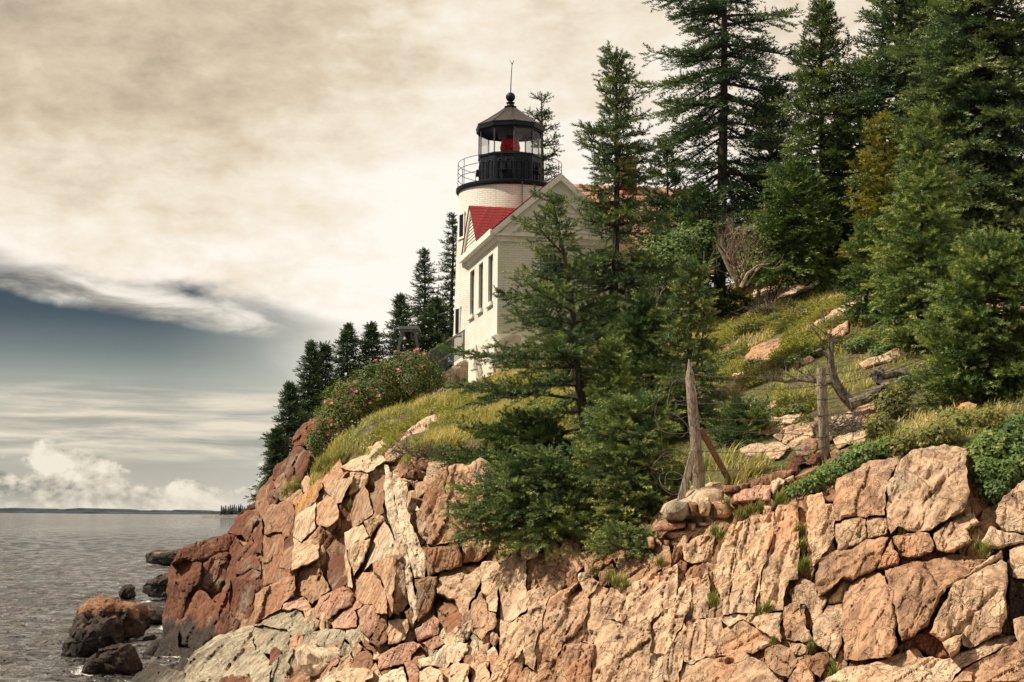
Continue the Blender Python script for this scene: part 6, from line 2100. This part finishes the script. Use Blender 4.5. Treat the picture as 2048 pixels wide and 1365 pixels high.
gP = scatter(520000, MEADOW, 18.0, 52.0, -10.0, 17.0)
pt = fbm(gP * np.array((0.45, 0.45, 0)), 21, 3)
pt2 = fbm(gP * np.array((2.2, 2.2, 0)), 23, 3)
keep = (rng.rand(len(gP)) < np.clip(0.48 + 1.1 * pt2 - np.where(gP[:, 0] > 3.0, 0.22, 0.0), 0.03, 1)) & off_rock(gP)
gP, pt, pt2 = gP[keep], pt[keep], pt2[keep]
gt = 0.50 + 0.42 * pt + 0.30 * pt2 + rng.normal(0, 0.13, len(gP)) + (rng.rand(len(gP)) < 0.10) * 0.3
gh = np.clip(0.17 + 0.16 * pt2 + 0.05 * pt, 0.05, 0.45) * rng.uniform(0.45, 1.5, len(gP)) * np.where(gP[:, 0] > 3.5, 0.6, 1.0)
V, F, A = blades(gP, gh, rng.uniform(0.15, 1.15, len(gP)), gt, rng.uniform(0.006, 0.011, len(gP)), rng)
o = link('grass', mesh_np('grass', V, F, False, {'tint': A}), GRASS)
tag(o, 'green and straw coloured meadow grass on the slope', 'grass', kind='stuff')
# tufts in the joints of the cliff
tuft_px = [(575, 985, 26), (590, 975, 22), (640, 940, 26), (655, 925, 26), (680, 915, 24), (1000, 1112, 14), (1010, 1108, 12), (1070, 1075, 14), (1040, 1090, 9), (1235, 1165, 20), (1220, 1155, 16), (1250, 1170, 13), (1190, 1140, 12),
           (1320, 1125, 14), (1430, 1062, 14), (1440, 1070, 12), (1480, 1030, 16), (1500, 1020, 14), (1520, 1015, 14), (1535, 1215, 14), (1520, 1218, 10), (1428, 1205, 14), (1425, 1195, 12), (1605, 1090, 16), (1600, 1060, 16),
           (1608, 1130, 18), (1805, 1062, 14), (1970, 1100, 16), (1955, 1090, 10), (1670, 1345, 16), (1660, 1330, 14), (1620, 1295, 11), (1545, 1280, 9), (1180, 1090, 14), (1210, 1100, 14), (700, 1010, 8), (735, 1000, 8), (1940, 1060, 12), (1885, 975, 14), (1120, 1060, 14), (1560, 1000, 18), (1590, 985, 18), (1450, 1010, 14)]
TP, TH_ = [], []
for x, y, r in tuft_px:
    n = int(30 + r * 5)
    a = rng.normal(0, r * 0.36, n)
    qx, qy = x + a, y + rng.normal(0, 4, n) + 2
    dd = hit([x], [y])[0]
    if np.isnan(dd):
        continue
    TP.append(at(qx, qy, np.full(n, dd - 0.22 - (0.1 if y > 1000 else 0)))); TH_.append(np.full(n, r * 1.2 * dd / FPX) * rng.uniform(0.35, 1.5, n) * np.exp(-(a / (0.7 * r)) ** 2))
TP, TH_ = np.vstack(TP), np.concatenate(TH_)
V, F, A = blades(TP, TH_, rng.uniform(0.2, 1.3, len(TP)), 0.05 + 0.22 * rng.rand(len(TP)) + (rng.rand(len(TP)) < 0.22) * 0.45, np.full(len(TP), 0.0045), rng)
o = link('grass', mesh_np('grass', V, F, False, {'tint': A}), GRASS)
tag(o, 'tufts of grass growing in the joints of the cliff', 'grass', kind='stuff')
# creeping cover on the right slope
COVER2 = [[(1400, 700), (1420, 640), (1520, 590), (1640, 590), (1740, 620), (1720, 690), (1600, 740), (1500, 780), (1430, 770)], [(1540, 800), (1500, 860), (1560, 880), (1640, 830), (1620, 790)], [(1290, 660), (1400, 600), (1420, 640), (1330, 700)],
          [(690, 880), (780, 850), (880, 800), (930, 790), (1000, 760), (1100, 750), (1150, 830), (1050, 920), (900, 930), (800, 920)]]
cP = scatter(260000, COVER2, 24, 48, -7, 11)
cP = cP[off_rock(cP)]
cn = fbm(cP * np.array((1.1, 1.1, 0)), 41, 3)
cP, cn = cP[cn > -0.15], cn[cn > -0.15]
n = len(cP)
cP = cP + np.stack([np.zeros(n), np.zeros(n), rng.uniform(0.0, 0.14, n) + 0.05 * cn], -1)
D = rng.normal(0, 1, (n, 3)); D[:, 2] = np.abs(D[:, 2]) * 0.6
V, F, A = sprigs(cP, D, np.tile(np.array((0.0, 0.1, 1.0)), (n, 1)), rng.uniform(0.08, 0.14, n), 0.50 + 0.22 * cn + rng.normal(0, 0.12, n), SP_LO)
o = link('ground_cover', mesh_np('ground_cover', V, F, False, {'tint': A}), MOSSY)
tag(o, 'low yellow-green creeping plants on the upper slope', 'ground cover', kind='stuff')
# daisies
dP = scatter(30000, [[(640, 930), (690, 860), (760, 850), (790, 870), (740, 910), (680, 940)], [(870, 780), (900, 770), (900, 830), (860, 850)]], 30, 50, -8, 0)
dP = dP[rng.permutation(len(dP))[:170]]
V, F = [], []
for p in dP:
    c = p + np.array((rng.normal(0, .02), -0.05, rng.uniform(0.22, 0.36))); k = len(V)
    V.append(c)
    for q in range(7):
        V.append(c + np.array((math.cos(q * 0.9) * 0.018, -0.01, math.sin(q * 0.9) * 0.018 + 0.008)))
    F += [(k, k + 1 + q, k + 1 + (q + 1) % 7) for q in range(7)]
o = link('daisies', mesh_np('daisies', np.array(V), np.array(F)), DAISY)
tag(o, 'scattered small white daisies in the grass', 'daisies', kind='stuff')

# ------------------------------------------------------------------ bare and dead wood
def grow(m, p, d, ln, r, depth, rng, spread=0.55, up=0.08, seg=4):
    """A crooked limb that forks."""
    pts, rad = [p], [r]
    for i in range(seg):
        d = d + rng.normal(0, 0.16, 3) + np.array((0, 0, up))
        d /= np.linalg.norm(d)
        p = p + d * ln / seg
        pts.append(p); rad.append(r * (1 - 0.45 * (i + 1) / seg))
    m.tube(pts, rad, 5 if depth > 1 else 4, cap=False)
    if depth <= 0:
        return
    for k in range(rng.randint(2, 4)):
        u = rng.uniform(0.45, 1.0)
        q = pts[int(u * seg)]
        dd = d + rng.normal(0, spread, 3)
        dd[1] *= 0.7
        dd /= np.linalg.norm(dd)
        grow(m, q, dd, ln * rng.uniform(0.5, 0.8), r * 0.5, depth - 1, rng, spread, up, seg)


rng = np.random.RandomState(9)
TWIGRED = mat_plain('reddish_twig_bark', (0.17, 0.11, 0.08), 0.9, 0.3, 9)
b = at(1478, 572, 35.0)
t = thing('bare_shrub', 'leafless grey-brown shrub at the edge of the wood', 'shrub', b)
for k, (dx, dz, ln) in enumerate([(-0.35, 1, 0.85), (0.05, 1, 1.05), (0.35, 1, 0.9), (-0.15, 1, 0.95), (0.2, 1, 0.8), (-.5, 1, .8), (.5, 1, .7), (-.05, 1, 1.1)]):
    m = MB(); grow(m, np.array((rng.normal(0, .12), 0, 0.0)), np.array((dx, rng.normal(0, .2), dz)), ln, 0.026, 5, rng)
    m.build('stem', BARKPALE if k % 2 == 0 else TWIGRED, t, loc=(0, 0, 0))
m = MB(); pp = [at(1470, 560, 34.8), at(1455, 530, 34.8), at(1443, 505, 34.8), at(1432, 488, 34.8)]
m.tube([np.array(q) - b for q in pp], [0.06, 0.05, 0.035, 0.015], 6).build('stem', BARKPALE, t)
m = MB(); pp = [at(1482, 575, 34.7), at(1495, 548, 34.7), at(1515, 532, 34.7), at(1540, 528, 34.7)]
m.tube([np.array(q) - b for q in pp], [0.045, 0.035, 0.025, 0.01], 6).build('stem', BARKPALE, t)
b = at(1405, 590, 34.0)
t = thing('dead_sapling', 'thin dead sapling with grey twigs above the grassy slope', 'dead tree', b)
m = MB(); grow(m, np.zeros(3), np.array((0.05, 0, 1.0)), 1.0, 0.022, 4, rng, 0.7); m.build('stem', DEADWOOD, t, loc=(0, 0, 0))
b = at(1310, 625, 29.0)
t = thing('dead_sapling', 'thin dead twigs beside the trunk of the tall narrow spruce', 'dead tree', b)
m = MB(); grow(m, np.zeros(3), np.array((0.2, 0, 1.0)), 0.55, 0.016, 4, rng, 0.7); m.build('stem', DEADWOOD, t, loc=(0, 0, 0))

# twisted dead tree behind the second post
DD = 24.6
b = at(1700, 812, DD)
t = thing('dead_tree', 'twisted grey dead tree leaning behind the flat-topped fence post', 'dead tree', b)
pw = lambda pts, dd=0.0: [np.array(at(x, y, DD + dd)) - b for x, y in pts]
MB().tube(pw([(1712, 815), (1690, 795), (1672, 768), (1662, 735), (1660, 705), (1664, 685), (1655, 668)]), [0.11, 0.09, 0.078, 0.065, 0.058, 0.05, 0.02], 9).build('trunk', DEADWOOD, t, True)
MB().tube(pw([(1668, 765), (1640, 764), (1600, 760), (1570, 764), (1542, 760)]), [0.05, 0.042, 0.032, 0.022, 0.008], 7).build('branch', DEADWOOD, t, True)
MB().tube(pw([(1662, 715), (1650, 708), (1640, 700), (1632, 703)]), [0.045, 0.04, 0.03, 0.02], 6).build('branch', DEADWOOD, t, True)
for x, y, dx, dz, ln in [(1600, 760, -1, 0.35, .34), (1575, 764, -1, 0.5, .30), (1620, 762, -.6, .7, .36), (1550, 758, -1, 0.1, .25), (1640, 764, -.7, .5, .3), (1560, 760, -.8, -.3, .25), (1585, 762, -1, -.2, .3), (1535, 752, -.6, .5, .2)]:
    m = MB(); grow(m, np.array(at(x, y, DD)) - b, np.array((dx, 0, dz)), ln, 0.013, 3, rng, 0.5, 0.03); m.build('twigs', DEADWOOD, t, loc=(0, 0, 0))
for x, y, dx, dz in [(1655, 672, -.5, 1), (1658, 670, .4, 1), (1662, 675, 1, .6), (1652, 670, -1, .5), (1664, 680, .9, .2), (1655, 690, -1, .6)]:
    m = MB(); grow(m, np.array(at(x, y, DD)) - b, np.array((dx, 0, dz)), 0.30, 0.012, 3, rng, 0.5, 0.02); m.build('twigs', DEADWOOD, t, loc=(0, 0, 0))
MB().tube(pw([(1700, 808), (1730, 800), (1752, 784), (1764, 772), (1760, 800), (1752, 806)], -0.1), [0.085, 0.08, 0.09, 0.075, 0.06, 0.02], 9).build('root', DEADWOOD, t, True)
MB().tube(pw([(1738, 752), (1752, 744), (1768, 752), (1790, 746), (1812, 752), (1822, 770)], 0.2), [0.035, 0.05, 0.07, 0.085, 0.08, 0.045], 9).build('root', DEADWOOD, t, True)
MB().tube(pw([(1760, 760), (1762, 745), (1764, 738)], 0.2), [0.06, 0.045, 0.02], 7).build('root', DEADWOOD, t, True)
# brush heaps
for lab, x, y, d, w in [('grey tangle of dead brush in the grass above the big cliff boulder', 850, 912, 32.5, 0.75), ('brown dead brush below the twisted dead tree', 1700, 862, 23.4, 0.55), ('heap of dead sticks beside the flat boulder on the slope', 1545, 625, 34.0, 0.7)]:
    h_ = hit([x], [y + 8])[0]
    b = at(x, y, d if np.isnan(h_) else h_ - 0.15)
    t = thing('dead_brush', lab, 'brush', b, 0, 'heaps of dead brush')
    m = MB()
    for k in range(60):
        p = np.array((rng.normal(0, w * 0.45), rng.normal(0, 0.15), rng.uniform(-0.05, 0.10)))
        grow(m, p, np.array((rng.normal(0, 1), rng.normal(0, .4), rng.uniform(0.1, 0.7))), 0.26, 0.011, 2, rng, 0.8, -0.02, 3)
    tag(m.build('twigs', DEADWOOD, t, loc=(0, 0, 0)), kind='stuff')

# ------------------------------------------------------------------ stones under and beside the fence
def st(s, d, dep=0.35, nm='stone', ch=0.6):
    o = lump(nm, s, d, dep, parent=headland, ch=ch, nu=26, nv=14)
    return o


st('E y 1110,200 1150,150 1260,110 1330,60 1420,40 1520,60 1560,110 1580,200 1560,262 1450,278 1260,283 1120,262', 21.9, 1.1, 'mortared_rock', .5)
st('E g 1108,200 1160,145 1280,150 1290,230 1240,282 1120,264', 21.65, 0.5)
st('E y 1340,120 1420,115 1432,180 1412,250 1350,240', 21.6, 0.45)
st('E p 1440,150 1540,130 1577,230 1540,268 1450,258', 21.6, 0.45)
st('E b 1270,150 1330,150 1335,220 1290,235', 21.68, 0.4)
for s in ['E c 1025,310 1070,290 1260,290 1265,325 1120,350 1030,350', 'E c 1270,295 1330,290 1320,345 1290,350', 'E y 1335,285 1450,285 1440,310 1340,315', 'E c 1120,355 1290,340 1295,390 1150,400', 'E p 1000,390 1040,380 1050,470 1010,460',
          'E c 1150,410 1240,430 1230,452 1145,452', 'E b 1150,470 1230,465 1225,505 1160,510', 'E y 1190,380 1290,395 1250,430 1180,420', 'E p 1100,400 1150,405 1145,450 1115,440']:
    st(s, 21.7, 0.5)
for s in ['X b 1452,975 1480,970 1478,985 1455,985', 'X y 1480,984 1505,982 1506,990 1482,992', 'X c 1506,978 1530,975 1528,985 1508,986', 'X c 1475,990 1540,985 1545,1003 1480,1008', 'X y 1545,975 1565,962 1572,968 1552,985', 'X b 1465,993 1478,995 1476,1010 1466,1008',
          'X t 1482,1010 1520,1008 1518,1016 1485,1018', 'X y 1570,958 1590,950 1592,962 1575,968', 'X b 1590,955 1640,930 1648,940 1600,965']:
    st(s, 21.6, 0.4)

# ------------------------------------------------------------------ barbed wire fence
FD = 22.4
f0 = at(1398, 985, FD)
fence = thing('wire_fence', 'old barbed wire fence with weathered round posts above the cliff', 'fence', f0)
fw = lambda x, y, dd=0.0: np.array(at(x, y, FD + dd)) - f0


def post(pa, pb, ra, rb, pointed, lab, dd=0.0):
    a, bb_ = fw(*pa, dd), fw(*pb, dd)
    pts, rad = [], []
    for i in range(9):
        u = i / 8
        p = bb_ + (a - bb_) * u + np.array((0.006 * math.sin(5 * u), 0.005 * math.cos(4 * u), 0))
        pts.append(p); rad.append(rb + (ra - rb) * u + 0.003 * math.sin(11 * u))
    if pointed:
        e = (a - bb_) / np.linalg.norm(a - bb_)
        pts += [a + e * 0.10, a + e * 0.20, a + e * 0.29]; rad += [ra * 0.72, ra * 0.38, 0.008]
    o = MB().tube(pts, rad, 12).build('post', WEATHER, fence, True)
    o['label'] = lab
    return o


p1 = post((1381, 758), (1399, 985), 0.072, 0.088, True, 'pointed weathered post')
p2 = post((1643, 736), (1649, 935), 0.070, 0.086, False, 'flat-topped weathered post')
for x, y in ((1641, 765), (1647, 868), (1642, 775), (1388, 768)):
    q = fw(x, y, -0.09)
    MB().tube([q, q + np.array((0, 0.03, 0))], 0.011, 8).build('bolt_hole', IRON, fence)
MB().bar(fw(1401, 858, 0.10), fw(1465, 974, 0.10), 0.085, 0.10, up=(0, 1, 0)).build('brace', BROWNWOOD, fence, bevel=.012)
MB().bar(fw(1388, 900, -0.15), fw(1360, 1004, -0.30), 0.10, 0.06, up=(0, 1, 0)).build('brace', WEATHER, fence, bevel=.012)
Y1 = [750, 779, 806, 838, 862, 903, 941]
Y2 = [749, 771, 800, 832, 876, 897, 926]
Y3 = [702, 724, 750, 778, 802, 830, 850]
for k in range(7):
    pts = []
    for u in np.linspace(0, 1, 15):
        x = 1386 + k * 1.9 + (1646 - 1386 - k * 1.9) * u
        sag = 4 * u * (1 - u) * (5 if k != 4 else 10) * (1 if k != 4 else -0.4) + math.sin(u * 9 + k) * 1.0
        pts.append(fw(x, Y1[k] + (Y2[k] - Y1[k]) * u + sag, -0.085))
    for u in np.linspace(0.07, 1, 11):
        pts.append(fw(1646 + (1828 - 1646) * u, Y2[k] + (Y3[k] - Y2[k]) * u + 4 * u * (1 - u) * 8 + math.sin(u * 7 + k) * 1.2, -0.085))
    m = MB().tube(pts, 0.0048, 4, cap=False)
    o = m.build('wire_strand', WIRE, fence)
    bm_ = MB()
    for i in range(1, len(pts) - 1):
        q = (pts[i] + pts[i - 1]) / 2
        for s in (-1, 1):
            bm_.tube([q + np.array((-0.004, 0, -0.02 * s)), q + np.array((0.006, -0.008, 0.02 * s))], 0.0028, 3, cap=False)
    bo = bm_.build('barbs', WIRE, fence)
    reparent(bo, o)
    tag(bo, kind='stuff')
    for x, y, r in ((1386 + k * 1.9, Y1[k], 0.083), (1646, Y2[k], 0.081)):
        q = fw(x, y)
        MB().tube([q + np.array((r * math.cos(a), r * math.sin(a), 0.012 * math.sin(a * 2 + k))) for a in np.linspace(0, 2 * math.pi, 16, endpoint=False)], 0.005, 4, closed=True).build('wire_wrap', WIRE, fence)
# loose coils hanging on the pointed post
c0 = fw(1350, 870) + f0
coil = thing('wire_coil', 'loose tangled coils of rusty wire hanging on the pointed post', 'wire', c0)
for k in range(9):
    cx_, cy_, rx, ry = [(1352, 815, 44, 62), (1362, 800, 30, 40), (1348, 880, 30, 55), (1360, 840, 26, 34), (1345, 945, 40, 42), (1352, 955, 34, 36), (1340, 935, 34, 30), (1366, 780, 24, 26), (1350, 965, 22, 22)][k]
    ph = rng.uniform(0, 6)
    span = rng.uniform(4.6, 6.6)
    pts = []
    for u in np.linspace(0, 1, 34):
        a = ph + span * u
        rr = 1 + 0.10 * math.sin(3 * a + k) - 0.12 * u
        pts.append(np.array(at(cx_ + rx * rr * math.cos(a), cy_ + ry * rr * math.sin(a), FD - 0.12 + 0.16 * math.sin(a * 1.5 + k))) - c0)
    MB().tube(pts, 0.0042, 4, cap=False).build('wire_loop', WIRE, coil)
print('tris', sum(len(o.data.polygons) for o in C.objects if o.type == 'MESH'), 'objects', len(C.objects))
